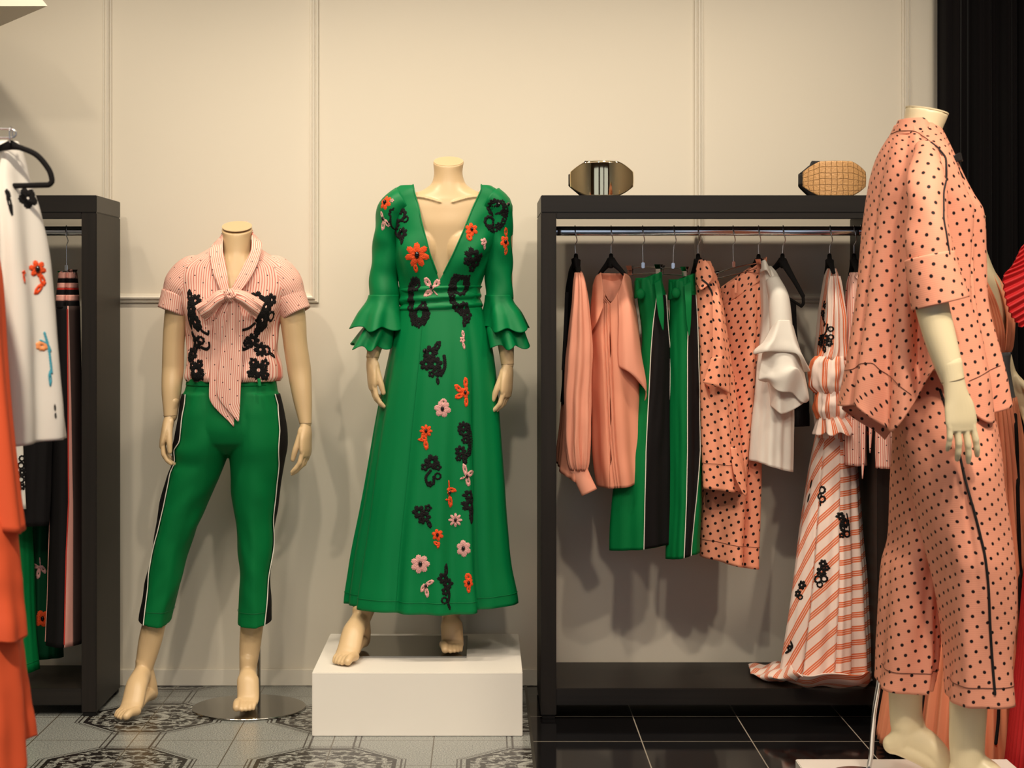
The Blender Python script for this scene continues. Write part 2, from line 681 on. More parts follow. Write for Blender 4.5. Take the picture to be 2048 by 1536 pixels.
def solid_vf(S, nu=64, nv=60):
    verts, faces = [], []
    for i in range(nv):
        for j in range(nu):
            verts.append(S.pt(-PI + 2 * PI * j / nu, i / (nv - 1)))
    for i in range(nv - 1):
        for j in range(nu):
            j2 = (j + 1) % nu
            faces.append((i * nu + j, (i + 1) * nu + j, (i + 1) * nu + j2, i * nu + j2))
    faces.append(tuple(range(nu)))
    faces.append(tuple((nv - 1) * nu + j for j in reversed(range(nu))))
    return verts, faces


def blob_vf(c, r, rot=None):
    """ellipsoid"""
    bm = bmesh.new()
    bmesh.ops.create_uvsphere(bm, u_segments=24, v_segments=16, radius=1.0)
    verts = []
    for v in bm.verts:
        q = Vector((v.co.x * r[0], v.co.y * r[1], v.co.z * r[2]))
        if rot is not None:
            q = rot @ q
        verts.append(q + Vector(c))
    faces = [tuple(x.index for x in f.verts) for f in bm.faces]
    bm.free()
    return verts, faces


def union(name, solids, voxel, m, parent=None, smooth=6, factor=0.5):
    """fuse closed shells into one continuous skin"""
    V, Fc = [], []
    for v, f in solids:
        b = len(V)
        V += [Vector(q) for q in v]
        Fc += [tuple(i + b for i in q) for q in f]
    me = bpy.data.meshes.new(name + '_tmp')
    me.from_pydata([tuple(q) for q in V], [], Fc)
    bm = bmesh.new()
    bm.from_mesh(me)
    bmesh.ops.recalc_face_normals(bm, faces=bm.faces[:])
    bm.to_mesh(me)
    bm.free()
    o = bpy.data.objects.new(name + '_tmp', me)
    COL.objects.link(o)
    md = o.modifiers.new('r', 'REMESH')
    md.mode = 'VOXEL'
    md.voxel_size = voxel
    md.use_smooth_shade = True
    if smooth:
        ms = o.modifiers.new('s', 'SMOOTH')
        ms.factor = factor
        ms.iterations = smooth
    dg = bpy.context.evaluated_depsgraph_get()
    ev = o.evaluated_get(dg)
    nm = bpy.data.meshes.new_from_object(ev)
    nm.name = name
    bpy.data.objects.remove(o)
    bpy.data.meshes.remove(me)
    nm.materials.clear()
    nm.polygons.foreach_set('use_smooth', [True] * len(nm.polygons))
    return link(name, nm, m, parent)


def bvh_of(objs):
    V, Fc = [], []
    for o in objs:
        b = len(V)
        V += [tuple(v.co) for v in o.data.vertices]
        Fc += [tuple(i + b for i in p.vertices) for p in o.data.polygons]
    return BVHTree.FromPolygons(V, Fc)


EYE = Vector((0, 0, H))


def hit(bvh, px, py):
    d = (P(px, py, 5.0) - EYE).normalized()
    loc, nor, i, dist = bvh.ray_cast(EYE, d)
    if loc is None:
        loc, nor, i, dist = bvh.find_nearest(P(px, py, 5.4))
    if nor.dot(d) > 0:
        nor = -nor
    return loc, nor


FACE = 0.0          # how far a sewn-on piece leans from the cloth's own normal


def frame_on(bvh, px, py):
    loc, n = hit(bvh, px, py)
    if FACE:
        n = (n * (1 - FACE) + (EYE - loc).normalized() * FACE).normalized()
    u = Vector((0, 0, 1)).cross(-n)
    u = -u if u.x < 0 else u
    u.normalize()
    if u.length < 0.5:
        u = Vector((1, 0, 0))
    v = u.cross(n)
    if v.z > 0:
        v = -v
    return loc, n, u.normalized(), v.normalized()


def drop(bvh, fr, a, b, h):
    loc, n, u, v = fr
    q = loc + u * a + v * b
    hl, hn, i, d = bvh.ray_cast(q + n * 0.06, -n, 0.14)
    if hl is None:
        hl = q
    return hl + n * h


def dome_vf(bvh, fr, c, rfun, nseg, hgt, hole=0.0, lift=0.0006, rings=5):
    """small raised lace piece laid on a surface; rfun(phi) outline radius in metres"""
    verts, faces = [], []
    ks = [hole + (1 - hole) * k / rings for k in range(rings + 1)]
    for k, f in enumerate(ks):
        for j in range(nseg):
            ph = 2 * PI * j / nseg
            r = rfun(ph) * f
            prof = math.sin(PI * min(max((f - hole) / (1 - hole), 0.0), 1.0)) ** 0.6 if hole > 0 else math.sqrt(max(0.0, 1 - f ** 3))
            verts.append(drop(bvh, fr, c[0] + r * cos(ph), c[1] + r * sin(ph), lift + hgt * prof))
            if hole == 0 and k == 0:
                pass
    for k in range(rings):
        for j in range(nseg):
            j2 = (j + 1) % nseg
            a, b = k * nseg, (k + 1) * nseg
            faces.append((a + j, b + j, b + j2, a + j2))
    return verts, faces


def petal_r(R, n, ph0=0.0, deep=0.45, jag=0.05, k2=0):
    def f(ph):
        c = abs(cos(n * (ph - ph0) / 2.0))
        r = R * (1 - deep + deep * c ** 0.7)
        return r * (1 + jag * sin((ph - ph0) * n * 4))
    return f


def lace_flower(parent, bvh, px, py, R, n=6, m='lace_red', rot=0.0, extra=(), bead=True, name='flower_applique', deep=0.45, asp=1.0):
    """crochet flower sewn on cloth; extra = leaves (dx,dy,len,width,angle) in px"""
    fr = frame_on(bvh, px, py)
    y = fr[0].y / F
    f0 = petal_r(R * y, n, rot, deep)
    rf = (lambda ph: f0(ph) * (1.0 if asp == 1 else math.sqrt((asp * cos(ph)) ** 2 + sin(ph) ** 2)))
    V, Fc = dome_vf(bvh, fr, (0, 0), rf, max(n * 10, 48), 0.0026, hole=0.14)
    for (dx, dy, ln, wd, an) in extra:
        ca, sa = cos(an), sin(an)
        def lf(ph, ln=ln, wd=wd, an=an):
            q = ph - an
            return y / math.sqrt((cos(q) / (ln / 2)) ** 2 + (sin(q) / (wd / 2)) ** 2) * (1 + 0.06 * sin(9 * q))
        v2, f2 = dome_vf(bvh, fr, (dx * y, dy * y), lf, 40, 0.0024, hole=0.2)
        b = len(V)
        V += v2
        Fc += [tuple(i + b for i in q) for q in f2]
    o = link(name, mesh_from(name, V, Fc), m, parent)
    if bead:
        c = drop(bvh, fr, 0, 0, 0.0040)
        br = min(max(0.0042, R * y * 0.20), 0.0072)
        v, f = blob_vf(c, (br, 0.005, br * 1.45))
        link('bead', mesh_from('bead', v, f), 'bead', o)
    return o


def lace_motif(parent, bvh, px, py, shapes, m='lace_black', name='lace_applique', k=1.0, bead=()):
    """free crochet motif: ('r',dx,dy,R,n,rot) rosette, ('o',dx,dy,R) ring, ('l',dx,dy,len,wid,ang) leaf, ('c',[(dx,dy)...],w) cord; px"""
    fr = frame_on(bvh, px, py)
    y = fr[0].y / F * k
    V, Fc = [], []

    def add(v, f):
        b = len(V)
        V.extend(v)
        Fc.extend(tuple(i + b for i in q) for q in f)
    for s in shapes:
        if s[0] == 'r':
            _, dx, dy, R, n, rot = s
            add(*dome_vf(bvh, fr, (dx * y, dy * y), petal_r(R * y, n, rot, 0.36, 0.09), n * 12, 0.0022, hole=0.2))
        elif s[0] == 'o':
            _, dx, dy, R = s[:4]
            add(*dome_vf(bvh, fr, (dx * y, dy * y), petal_r(R * y, 9, 0.3, 0.16, 0.06), 90, 0.0022, hole=0.52))
        elif s[0] == 'l':
            _, dx, dy, ln, wd, an = s
            def lf(ph, ln=ln, wd=wd, an=an):
                q = ph - an
                return y / math.sqrt((cos(q) / (ln / 2)) ** 2 + (sin(q) / (wd / 2)) ** 2) * (1 + 0.08 * sin(8 * q))
            add(*dome_vf(bvh, fr, (dx * y, dy * y), lf, 44, 0.0022, hole=0.14))
        else:
            _, pl, w = s
            if w >= 9:
                A = pchip([(a * y, b * y, 0.0) for a, b in pl], np.linspace(0, 1, 60))
                last = None
                q = 0
                for a in A:
                    if last is None or (Vector(a) - last).length > w * y * 0.55:
                        last = Vector(a)
                        q += 1
                        add(*dome_vf(bvh, fr, (a[0], a[1]), petal_r(w * 0.66 * y, 6, q * 0.7, 0.36, 0.09), 72, 0.0022, hole=0.2))
                continue
            A = pchip([(a * y, b * y, 0.0) for a, b in pl], np.linspace(0, 1, 7 * len(pl)))
            path = [drop(bvh, fr, a[0], a[1], 0.0010) for a in A]
            nn = len(path) * 3
            add(*tube_vf(path, [(0.0018, w * y / 2 * (0.82 + 0.30 * (k % 2))) for k in range(len(path))], 10, nn, side=fr[1]))
    o = link(name, mesh_from(name, V, Fc), m, parent)
    for (dx, dy) in bead:
        c = drop(bvh, fr, dx * y, dy * y, 0.005)
        v, f = blob_vf(c, (0.0045, 0.004, 0.006))
        link('bead', mesh_from('bead', v, f), 'bead', o)
    return o


def strip_on(name, bvh, poly, w, m, parent, lift=0.002, n=60, round_=True):
    """cord or stripe sewn along a pixel polyline on a surface"""
    A = pchip([(a, b, 0.0) for a, b in poly], np.linspace(0, 1, n))
    path = []
    for a in A:
        loc, nor = hit(bvh, a[0], a[1])
        path.append(loc + nor * lift)
    v, f = tube_vf(path, [w / 2] * n, 8, n)
    return link(name, mesh_from(name, v, f), m, parent)


# ---------------------------------------------------------------- mannequin helpers
def hand_vf(W, d, s, n, L=1.0, curl=(12, 22, 18), spread=0.07, thumb=(0.80, 0.55, 0.15), wr=0.024, start=-0.05, curls=None):
    """W wrist, d towards the fingers, s towards the thumb, n out of the palm"""
    d, s, n = Vector(d).normalized(), Vector(s).normalized(), Vector(n).normalized()
    W = Vector(W)

    def at(a, b, c=0.0):
        return W + (d * a + s * b + n * c) * L
    out = []
    # palm with wrist
    path = [at(start, 0), at(-0.01, 0), at(0.02, 0.001), at(0.05, 0.003), at(0.078, 0.002), at(0.094, 0.0)]
    rr = [(wr, wr * 0.82), (wr * 0.96, wr * 0.76), (0.028 * L, 0.018 * L), (0.036 * L, 0.0155 * L), (0.038 * L, 0.013 * L), (0.034 * L, 0.0095 * L)]
    out.append(tube_vf(path, rr, 24, 30, side=s, cap=True, round_ends=True))
    # ball of the thumb
    rot = Matrix((s, d, n)).transposed()
    out.append(blob_vf(at(0.035, 0.017, 0.007), (0.015 * L, 0.030 * L, 0.013 * L), rot))
    roots = [(0.088, 0.027, 0.070), (0.092, 0.009, 0.078), (0.089, -0.010, 0.073), (0.082, -0.027, 0.057)]
    for k, (a, b, ln) in enumerate(roots):
        sp = (1.5 - k) * spread * 0.66
        p = at(a - 0.012, b * 0.97)
        pth = [p, at(a, b)]
        dirv = (d + s * sp).normalized()
        ax = s
        cc = curls[k] if curls else curl
        segs = (0.46, 0.30, 0.24)
        ang = 0.0
        cur = at(a, b)
        for q in range(3):
            ang += rad(cc[q])
            dv = (dirv * cos(ang) + n * sin(ang)).normalized()
            mid = cur + dv * ln * segs[q] * 0.5 * L
            cur = cur + dv * ln * segs[q] * L
            pth += [mid, cur]
        r0 = (0.0079 if k < 3 else 0.0069) * L
        rs = [r0 * 1.05, r0 * 1.06, r0 * 0.98, r0 * 1.0, r0 * 0.9, r0 * 0.92, r0 * 0.84, r0 * 0.68]
        out.append(tube_vf(pth, rs, 14, 26, side=s))
        # nail
        back = (-(dirv * (-sin(ang)) + n * cos(ang))).normalized()
        tip = cur + back * r0 * 0.50 - dv * 0.004 * L
        rotn = Matrix((s, dv, back)).transposed()
        out.append(blob_vf(tip, (r0 * 0.55, 0.0062 * L, r0 * 0.22), rotn))
    # thumb leaves the side of the palm
    td = (d * thumb[0] + s * thumb[1] + n * thumb[2]).normalized()
    td2 = (d * (thumb[0] + 0.25) + s * (thumb[1] - 0.30) + n * (thumb[2] + 0.10)).normalized()
    a0 = at(0.018, 0.016, 0.003)
    a1 = a0 + td * 0.040 * L
    a2 = a1 + (td * 0.5 + td2 * 0.5).normalized() * 0.031 * L
    a3 = a2 + td2 * 0.025 * L
    out.append(tube_vf([a0, (a0 + a1) / 2, a1, a2, a3], [0.0125 * L, 0.0118 * L, 0.0102 * L, 0.0094 * L, 0.0072 * L], 14, 24))
    return out


def foot_vf(ank, ball, heel, toe_dir, w=0.040, L=1.0, up=(0, 0, 1)):
    """arched mannequin foot: ankle, ball of the foot on the ground, raised heel"""
    ank, ball, heel = Vector(ank), Vector(ball), Vector(heel)
    td = Vector(toe_dir).normalized()
    side = Vector((td.y, -td.x, 0)).normalized()
    out = []
    inst = ank.lerp(ball, 0.5) + Vector((0, 0, 0.018))
    out.append(tube_vf([ank + Vector(up).normalized() * 0.04, ank, ank.lerp(inst, 0.6), inst, ball + Vector((0, 0, 0.004)), ball + td * 0.014],
                       [(0.026 * L, 0.030 * L), (0.0265 * L, 0.033 * L), (0.029 * L, 0.032 * L), (0.034 * L, 0.027 * L), (w, 0.020), (w * 0.92, 0.0135)], 24, 40, side=side))
    out.append(tube_vf([ank + Vector((0, 0, 0.03)), ank.lerp(heel, 0.6), heel], [(0.025, 0.026), (0.028, 0.030), (0.024, 0.024)], 20, 18, side=side))
    out.append(tube_vf([heel + td * 0.005, heel.lerp(ball, 0.5) + Vector((0, 0, 0.012)), ball], [(0.023, 0.022), (0.030, 0.022), (w * 0.95, 0.016)], 20, 20, side=side))
    ws = [-0.84, -0.30, 0.10, 0.47, 0.80]
    big = [0.0128, 0.0080, 0.0076, 0.0072, 0.0066]
    ln = [0.050, 0.050, 0.045, 0.038, 0.030]
    return out, side, ws, big, ln, ball, td, w


def foot_with_toes(ank, ball, heel, toe_dir, big_side, w=0.040, L=1.0, up=(0, 0, 1)):
    out, side, ws, big, ln, ball, td, w = foot_vf(ank, ball, heel, toe_dir, w, L, up)
    sg = big_side
    for k in range(5):
        b = ball + side * (ws[k] * w * -sg) + td * 0.012
        b.z = ball.z + 0.0
        e = b + td * ln[k] + side * (-sg) * (0.002 * (2 - k))
        e.z = ball.z - 0.020 + big[k] + 0.001
        mid = b.lerp(e, 0.6) + Vector((0, 0, 0.005))
        out.append(tube_vf([b, mid, e], [big[k] * 1.05, big[k], big[k] * 0.92], 14, 14))
    return out
# ================================================================ the setting
WY = 5.88                      # back wall
XL, XR, YF, ZC = -2.5, 2.7, -1.2, 3.15
XB = 0.136                     # where the patterned tiles meet the black ones

struct(boxes('floor', [(XL, XB, YF, WY, -0.05, 0.0)], 'tile', bevel=0))
struct(boxes('floor_right', [(XB, XR, YF, WY, -0.05, 0.0)], 'blacktile', bevel=0))
struct(boxes('wall_back', [(XL - 0.1, XR + 0.1, WY, WY + 0.1, -0.05, ZC)], 'wall', bevel=0))
struct(boxes('wall_left', [(XL - 0.1, XL, YF, WY, -0.05, ZC)], 'wall', bevel=0))
struct(boxes('wall_right', [(XR, XR + 0.1, YF, WY, -0.05, ZC)], 'wall', bevel=0))
struct(boxes('ceiling', [(XL - 0.1, XR + 0.1, YF, WY + 0.1, ZC, ZC + 0.1)], 'ceiling', bevel=0))
struct(boxes('baseboard_back', [(XL, XR, WY - 0.010, WY, 0.0, 0.056)], 'trim', bevel=0.003))
struct(boxes('trim_1', [(XB - 0.004, XB + 0.004, YF, WY - 0.01, 0.0, 0.0025)], plain('threshold_strip', rgb(96, 92, 84), 0.35, 0.8), bevel=0.0006))


def panel_frame(name, x0, x1, z0, z1):
    """applied moulding: a stepped profile around one wall panel"""
    prof = [(0.0, 0.0), (0.002, 0.010), (0.007, 0.012), (0.0085, 0.008), (0.0115, 0.008), (0.013, 0.016), (0.018, 0.018), (0.022, 0.014),
            (0.024, 0.006), (0.028, 0.006), (0.030, 0.0)]
    V, Fc = [], []
    corners = [(x0, z0, 1, 1), (x1, z0, -1, 1), (x1, z1, -1, -1), (x0, z1, 1, -1)]
    for (x, z, sx, sz) in corners:
        for (w, h) in prof:
            V.append((x + sx * w, WY - h, z + sz * w))
    n = len(prof)
    for c in range(4):
        d = (c + 1) % 4
        for k in range(n - 1):
            Fc.append((c * n + k, d * n + k, d * n + k + 1, c * n + k + 1))
    return struct(link(name, mesh_from(name, V, Fc, smooth=False), 'trim'))

# unseen shop front added behind the viewer for reflections: mullions, lintel and low sill round open daylight
def reflection_front():
    y0, y1 = YF - 0.12, YF
    struct(boxes('wall_front_reflection', [(XL - .1, -1.55, y0, y1, 0, ZC), (-0.30, 0.12, y0, y1, 0, ZC), (1.05, 1.30, y0, y1, 0, ZC), (2.35, XR + .1, y0, y1, 0, ZC),
                                (-1.55, -0.30, y0, y1, 2.65, ZC), (0.12, 1.05, y0, y1, 2.65, ZC), (1.30, 2.35, y0, y1, 2.65, ZC),
                                (0.12, 1.05, y0, y1, 0, .35), (1.30, 2.35, y0, y1, 0, .35)], plain('brown_reflection_front', rgb(92, 70, 52), 0.5), bevel=0.003))


reflection_front()
kx = WY / F
panel_frame('trim_2', (206 - CX) * kx, (638 - CX) * kx, ZZ(606, WY), 2.72)
panel_frame('trim_3', (1388 - CX) * kx, (1821 - CX) * kx, ZZ(606, WY), 2.72)


def bulkhead():
    A, B, Cc, D = P(95, 12, 5.2), P(-520, 13, 5.2), None, None
    z = A.z
    Cc = Vector((B.x, WY, z))
    D = Vector((A.x - 0.43, WY, z))
    low = [A, B, Cc, D]
    up = [Vector((A.x - 0.10, A.y + 0.03, z + 0.12)), Vector((B.x, B.y + 0.03, z + 0.12)), Vector((Cc.x, WY, z + 0.12)), Vector((D.x - 0.10, WY, z + 0.12))]
    V = low + up
    Fc = [(3, 2, 1, 0), (4, 5, 6, 7), (0, 1, 5, 4), (3, 0, 4, 7), (1, 2, 6, 5), (2, 3, 7, 6)]
    o = link('trim_4', mesh_from('trim_4', V, Fc, smooth=False), 'wall')
    struct(o)


bulkhead()


# black velvet curtain on the right
def curtain():
    x0, x1 = (1888 - CX) * 5.70 / F, 2.62
    n = 420
    V, Fc = [], []
    zs = [0.006, 0.5, 1.2, 1.9, 2.6, 3.10]
    for z in zs:
        for i in range(n):
            u = i / (n - 1)
            x = x0 + (x1 - x0) * u
            k = noise.noise(Vector((u * 9, z * 0.25, 3.1)))
            d = 0.030 * sin(2 * PI * (x / 0.085) + 1.6 * k) + 0.012 * sin(2 * PI * x / 0.031 + 2.5 * k)
            V.append((x, 5.74 + d, z))
    for r in range(len(zs) - 1):
        for i in range(n - 1):
            Fc.append((r * n + i, r * n + i + 1, (r + 1) * n + i + 1, (r + 1) * n + i))
    o = link('curtain', mesh_from('curtain', V, Fc), 'curtain')
    solidify(o, 0.003, 0)
    tag(o, 'floor length black velvet curtain hanging in folds at the right end of the wall', 'curtain')


curtain()


# ---------------------------------------------------------------- racks
def make_rack(name, label, x0, x1, y0, y1, panel=0.046):
    r = thing(name, label, 'clothes rack', ((x0 + x1) / 2, (y0 + y1) / 2, 0))
    ztop = ZZ(390.5, y0)
    zslab = ZZ(425, y0)
    zbeam = ZZ(437.5, y0)
    zs1, zs0 = ZZ(1377, y0), ZZ(1411, y0)
    boxes('top_board', [(x0, x1, y0, y1, zslab, ztop)], 'wood_h', r)
    boxes('front_rail', [(x0 + panel, x1 - panel, y0 + 0.0015, y0 + 0.022, zbeam, zslab)], 'wood_h', r)
    for (a, b) in ((x0, x0 + panel), (x1 - panel, x1)):
        boxes('side_panel', [(a, b, y0, y1, 0.012, zslab - 0.0006)], 'wood', r)
    boxes('bottom_shelf', [(x0 + panel, x1 - panel, y0 + 0.001, y1, zs0, zs1)], 'wood_h', r)
    for (a, b) in ((x0 + 0.004, x0 + panel - 0.004), (x1 - panel + 0.004, x1 - 0.004)):
        for (c, d) in ((y0 + 0.004, y0 + 0.05), (y1 - 0.05, y1 - 0.004)):
            boxes('foot', [(a, b, c, d, 0.0, 0.0125)], 'velvet', r, bevel=0.001)
    # oval closet tube
    yr = RAIL_Y
    zc = RAIL_Z
    path = [(x0 + panel, yr, zc), ((x0 + x1) / 2, yr, zc), (x1 - panel, yr, zc)]
    tube('hanging_rail', path, [(0.0075, 0.0145)] * 3, 'chrome', r, nseg=28, n=40, side=(0, 1, 0), round_ends=False)
    for x in (x0 + panel + 0.003, x1 - panel - 0.003):
        tube('rail_bracket', [(x - 0.003, yr, zc), (x + 0.003, yr, zc)], [(0.013, 0.02)] * 2, 'chrome', r, nseg=24, n=4, side=(0, 1, 0), round_ends=False)
    return r


RAIL_Y = 5.60
RAIL_Z = ZZ(462, RAIL_Y)
RX0 = (1082 - CX) * 5.40 / F
make_rack('clothes_rack', 'dark wood open clothes rack in the middle right with two wide belts on top', RX0, RX0 + 1.054, 5.40, 5.80)
LX1 = -1.170
make_rack('clothes_rack', 'dark wood open clothes rack cut off by the left edge of the photo', LX1 - 1.062, LX1, 5.437, 5.79)


# ---------------------------------------------------------------- lights
def spot(x, y, z, tx, ty, tz, power, size, blend=0.6, col=(1, 0.86, 0.68), r=0.05):
    l = bpy.data.lights.new('spot', 'SPOT')
    l.energy, l.spot_size, l.spot_blend, l.color, l.shadow_soft_size = power, rad(size), blend, col, r
    o = bpy.data.objects.new('track_and_fill_spot', l)
    COL.objects.link(o)
    o.location = (x, y, z)
    o.rotation_euler = (Vector((tx, ty, tz)) - Vector((x, y, z))).to_track_quat('-Z', 'Y').to_euler()


def area(x, y, z, tx, ty, tz, power, sx, sy, col=(1, 0.9, 0.78)):
    l = bpy.data.lights.new('area', 'AREA')
    l.shape = 'RECTANGLE'
    l.size, l.size_y, l.energy, l.color = sx, sy, power, col
    o = bpy.data.objects.new('overhead_fill', l)
    COL.objects.link(o)
    o.location = (x, y, z)
    o.rotation_euler = (Vector((tx, ty, tz)) - Vector((x, y, z))).to_track_quat('-Z', 'Y').to_euler()


WARM = (1.0, 0.87, 0.69)
for x, tx, e in ((-1.75, -1.55, 44), (-0.95, -0.75, 60), (-0.30, 0.0, 60), (0.55, 0.45, 50), (1.35, 1.05, 52)):
    spot(x, 4.82, 3.05, tx, 5.58, 0.95, e, 95, 0.9, WARM, 0.06)
for x, tx, e in ((-1.3, -0.9, 84), (0.1, 0.0, 84), (1.5, 1.15, 70)):
    spot(x, 2.7, 3.05, tx, 5.4, 0.35, e, 66, 0.9, WARM, 0.06)
spot(2.0, 2.2, 3.05, 1.15, 4.0, 0.7, 120, 60, 0.9, WARM, 0.08)  # added spot, brightens the polka dot mannequin from the front
spot(1.0, 2.3, 3.05, 1.12, 4.0, 0.15, 150, 46, 0.9, WARM, 0.08)  # added spot, lifts the polka dot mannequin's lower legs
spot(-0.7, 1.3, 3.05, -0.95, 3.0, 0.9, 300, 50, 0.9, WARM, 0.08)  # added spot, brightens the foreground clothes at the left edge
area(0.0, 3.4, 3.12, 0.0, 3.9, 0.0, 58, 3.6, 2.6, (1, 0.90, 0.77))  # unseen soft fill added overhead to raise the ambient light
w = bpy.data.worlds.new('daylight')
bpy.context.scene.world = w
w.use_nodes = True
w.node_tree.nodes['Background'].inputs[0].default_value = (0.72, 0.84, 1.0, 1)
w.node_tree.nodes['Background'].inputs[1].default_value = 0.90

# ---------------------------------------------------------------- camera
cd = bpy.data.cameras.new('camera')
cam = bpy.data.objects.new('camera', cd)
COL.objects.link(cam)
cam.location = EYE
cam.rotation_euler = (PI / 2, 0, 0)
cd.sensor_width = 36.0
cd.lens = F / 2048 * 36.0
cd.shift_x = (1024 - CX) / 2048
cd.shift_y = (CY - 768) / 2048
cd.clip_start = 0.05
cd.dof.use_dof = True
cd.dof.focus_distance = 5.2
cd.dof.aperture_fstop = 8.0
sc = bpy.context.scene
sc.camera = cam
sc.view_settings.view_transform = 'Standard'
sc.view_settings.look = 'None'
sc.view_settings.exposure = 0.0
sc.view_settings.gamma = 1.0
sc.view_settings.use_curve_mapping = False
# ================================================================ mannequin in blouse and trousers
def gauss(x, c, w):
    return math.exp(-((x - c) / w) ** 2)


def wrapd(a):
    return (a + PI) % (2 * PI) - PI


def arm_vf(path):
    p, r = tube_px(path)
    return tube_vf(p, r, 24, 60)


def seam_ring(name, path, parent):
    """thin joint line round a limb"""
    p, r = tube_px(path)
    a, b = p[0], p[1]
    ra = r[0]
    pts = []
    t = (b - a).normalized()
    s = (Vector((1, 0, 0)) - t * t.x).normalized()
    q = t.cross(s)
    for k in range(33):
        an = 2 * PI * k / 32
        pts.append(a + s * (ra[0] * cos(an)) + q * (ra[1] * sin(an)))
    tube(name, pts, 0.0006, 'seam_skin', parent, nseg=6, n=33, cap=False)


def neck_cap(parent, py, xl, xr, Y, ry, tilt, m='skin', th=0.004, yaw=0.0):
    c = P((xl + xr) / 2, py, Y)
    rx = (xr - xl) / 2 * Y / F
    V, Fc = [], []
    n = 64
    for z in (0.0, th):
        for k in range(n):
            a = 2 * PI * k / n
            V.append((c.x + rx * sin(a), c.y - ry * cos(a), c.z + z - tilt * cos(a) * ry + yaw * sin(a) * rx))
    for k in range(n):
        k2 = (k + 1) % n
        Fc.append((k, k2, n + k2, n + k))
    Fc.append(tuple(range(n, 2 * n)))
    Fc.append(tuple(reversed(range(n))))
    o = link('neck_cap', mesh_from('neck_cap', V, Fc, smooth=False), m, parent)
    return o


YA = 5.58
mA = thing('mannequin', 'headless beige mannequin in green cropped trousers standing on a round steel base', 'mannequin', tuple(P(430, 1420, YA).xy) + (0,))


def build_A():
    tors = Surf(rows_px(YA, [
        (458, 443, 505, 0.040), (480, 446, 502, 0.042), (505, 446, 503, 0.046), (525, 425, 522, 0.056), (540, 380, 566, 0.064),
        (556, 358, 580, 0.075), (600, 366, 572, 0.092), (650, 378, 556, 0.094), (700, 388, 546, 0.086), (760, 384, 548, 0.092),
        (830, 376, 550, 0.100), (870, 400, 530, 0.090)]),
        zf=lambda th, t: -0.45 * cos(th) * 0.040 * max(0.0, 1 - t / 0.04))
    sol = [solid_vf(tors, 64, 110)]
    # arms
    sol.append(arm_vf([(380, 552, YA, 30), (362, 590, YA, 27, .95), (352, 640, YA, 24), (347, 690, YA, 22), (346, 730, YA, 22), (343, 780, YA - .02, 20), (341, 832, YA - .04, 13.5)]))
    sol.append(arm_vf([(560, 552, YA, 30), (578, 590, YA, 27, .95), (586, 640, YA, 26), (591, 690, YA, 24), (597, 730, YA, 24), (604, 790, YA - .02, 20), (611, 846, YA - .04, 12.5)]))
    # legs
    sol.append(arm_vf([(415, 850, YA, 40), (384, 950, YA, 32), (353, 1060, YA, 24), (337, 1130, YA, 22), (320, 1200, YA, 22), (303, 1270, YA, 23.5), (287, 1340, YA - .01, 17.5)]))
    sol.append(arm_vf([(515, 850, YA, 40), (512, 950, YA, 40), (511, 1060, YA, 25), (510, 1130, YA, 24), (508, 1200, YA + .01, 24), (501, 1280, YA + .02, 22), (496, 1335, YA + .01, 17.5)]))
    # feet: left one turned out, right one pointing at the viewer
    ballL = Vector(((262 - CX) * 5.43 / F, 5.425, 0.024))
    ankL = P(287, 1343, YA - .01)
    heelL = P(301, 1386, YA + .015)
    sol += foot_with_toes(ankL, ballL, heelL, (-0.42, -1, 0), -1, 0.036, up=P(303, 1270, YA) - P(287, 1340, YA - .01))
    ballR = Vector(((494 - CX) * 5.47 / F, 5.49, 0.026 + 0.008))
    ankR = P(496, 1345, YA + .005)
    heelR = P(497, 1384, YA + .05)
    sol += foot_with_toes(ankR, ballR, heelR, (-0.03, -1, 0), 1, 0.034)
    union('body', sol, 0.0027, 'skin', mA, smooth=4)
    neck_cap(mA, 453.5, 444, 504, YA, 0.0385, 0.45, th=0.002)
    hl = hand_vf(P(340, 834, YA - .04), (-0.24, -0.12, -1), (0.12, -1.0, 0.1), (0.95, 0.20, 0.05), L=0.98, curl=(10, 22, 16), wr=0.0205,
                 curls=[(20, 18, 12), (24, 26, 14), (28, 28, 16), (10, 16, 10)], thumb=(0.92, 0.36, 0.25))
    union('hand', hl, 0.0017, 'skin', mA, smooth=3)
    hr = hand_vf(P(611, 850, YA - .04), (0.03, -0.14, -1), (-0.34, -1.0, 0.1), (-0.95, 0.34, 0.05), L=0.98, wr=0.0195,
                 curls=[(16, 20, 10), (18, 24, 12), (20, 28, 14), (22, 30, 16)], thumb=(0.95, 0.25, 0.30))
    union('hand', hr, 0.0017, 'skin', mA, smooth=3)
    seam_ring('wrist_joint', [(340.5, 831, YA - .04, 13.6), (341, 850, YA - .04, 13)], mA)
    seam_ring('wrist_joint', [(611, 846, YA - .04, 12.4), (611, 866, YA - .04, 12)], mA)
    # steel base
    c = Vector((-0.7235, 5.545, 0))
    V, Fc = [], []
    n = 96
    for (r, z) in ((0.174, 0.0), (0.1745, 0.005), (0.173, 0.0065)):
        for k in range(n):
            V.append((c.x + r * cos(2 * PI * k / n), c.y + r * sin(2 * PI * k / n), z))
    for q in range(2):
        for k in range(n):
            Fc.append((q * n + k, q * n + (k + 1) % n, (q + 1) * n + (k + 1) % n, (q + 1) * n + k))
    Fc.append(tuple(2 * n + k for k in range(n)))
    Fc.append(tuple(reversed(range(n))))
    o = link('base_plate', mesh_from('base_plate', V, Fc, smooth=False), 'steel', mA)
    o['label'] = 'round polished steel plate'
    tube('support_rod', [(c.x + 0.02, c.y + 0.08, 0.004), (c.x + 0.02, c.y + 0.08, 0.30), P(512, 1180, YA + 0.03)], 0.005, 'steel', mA, n=20)


build_A()

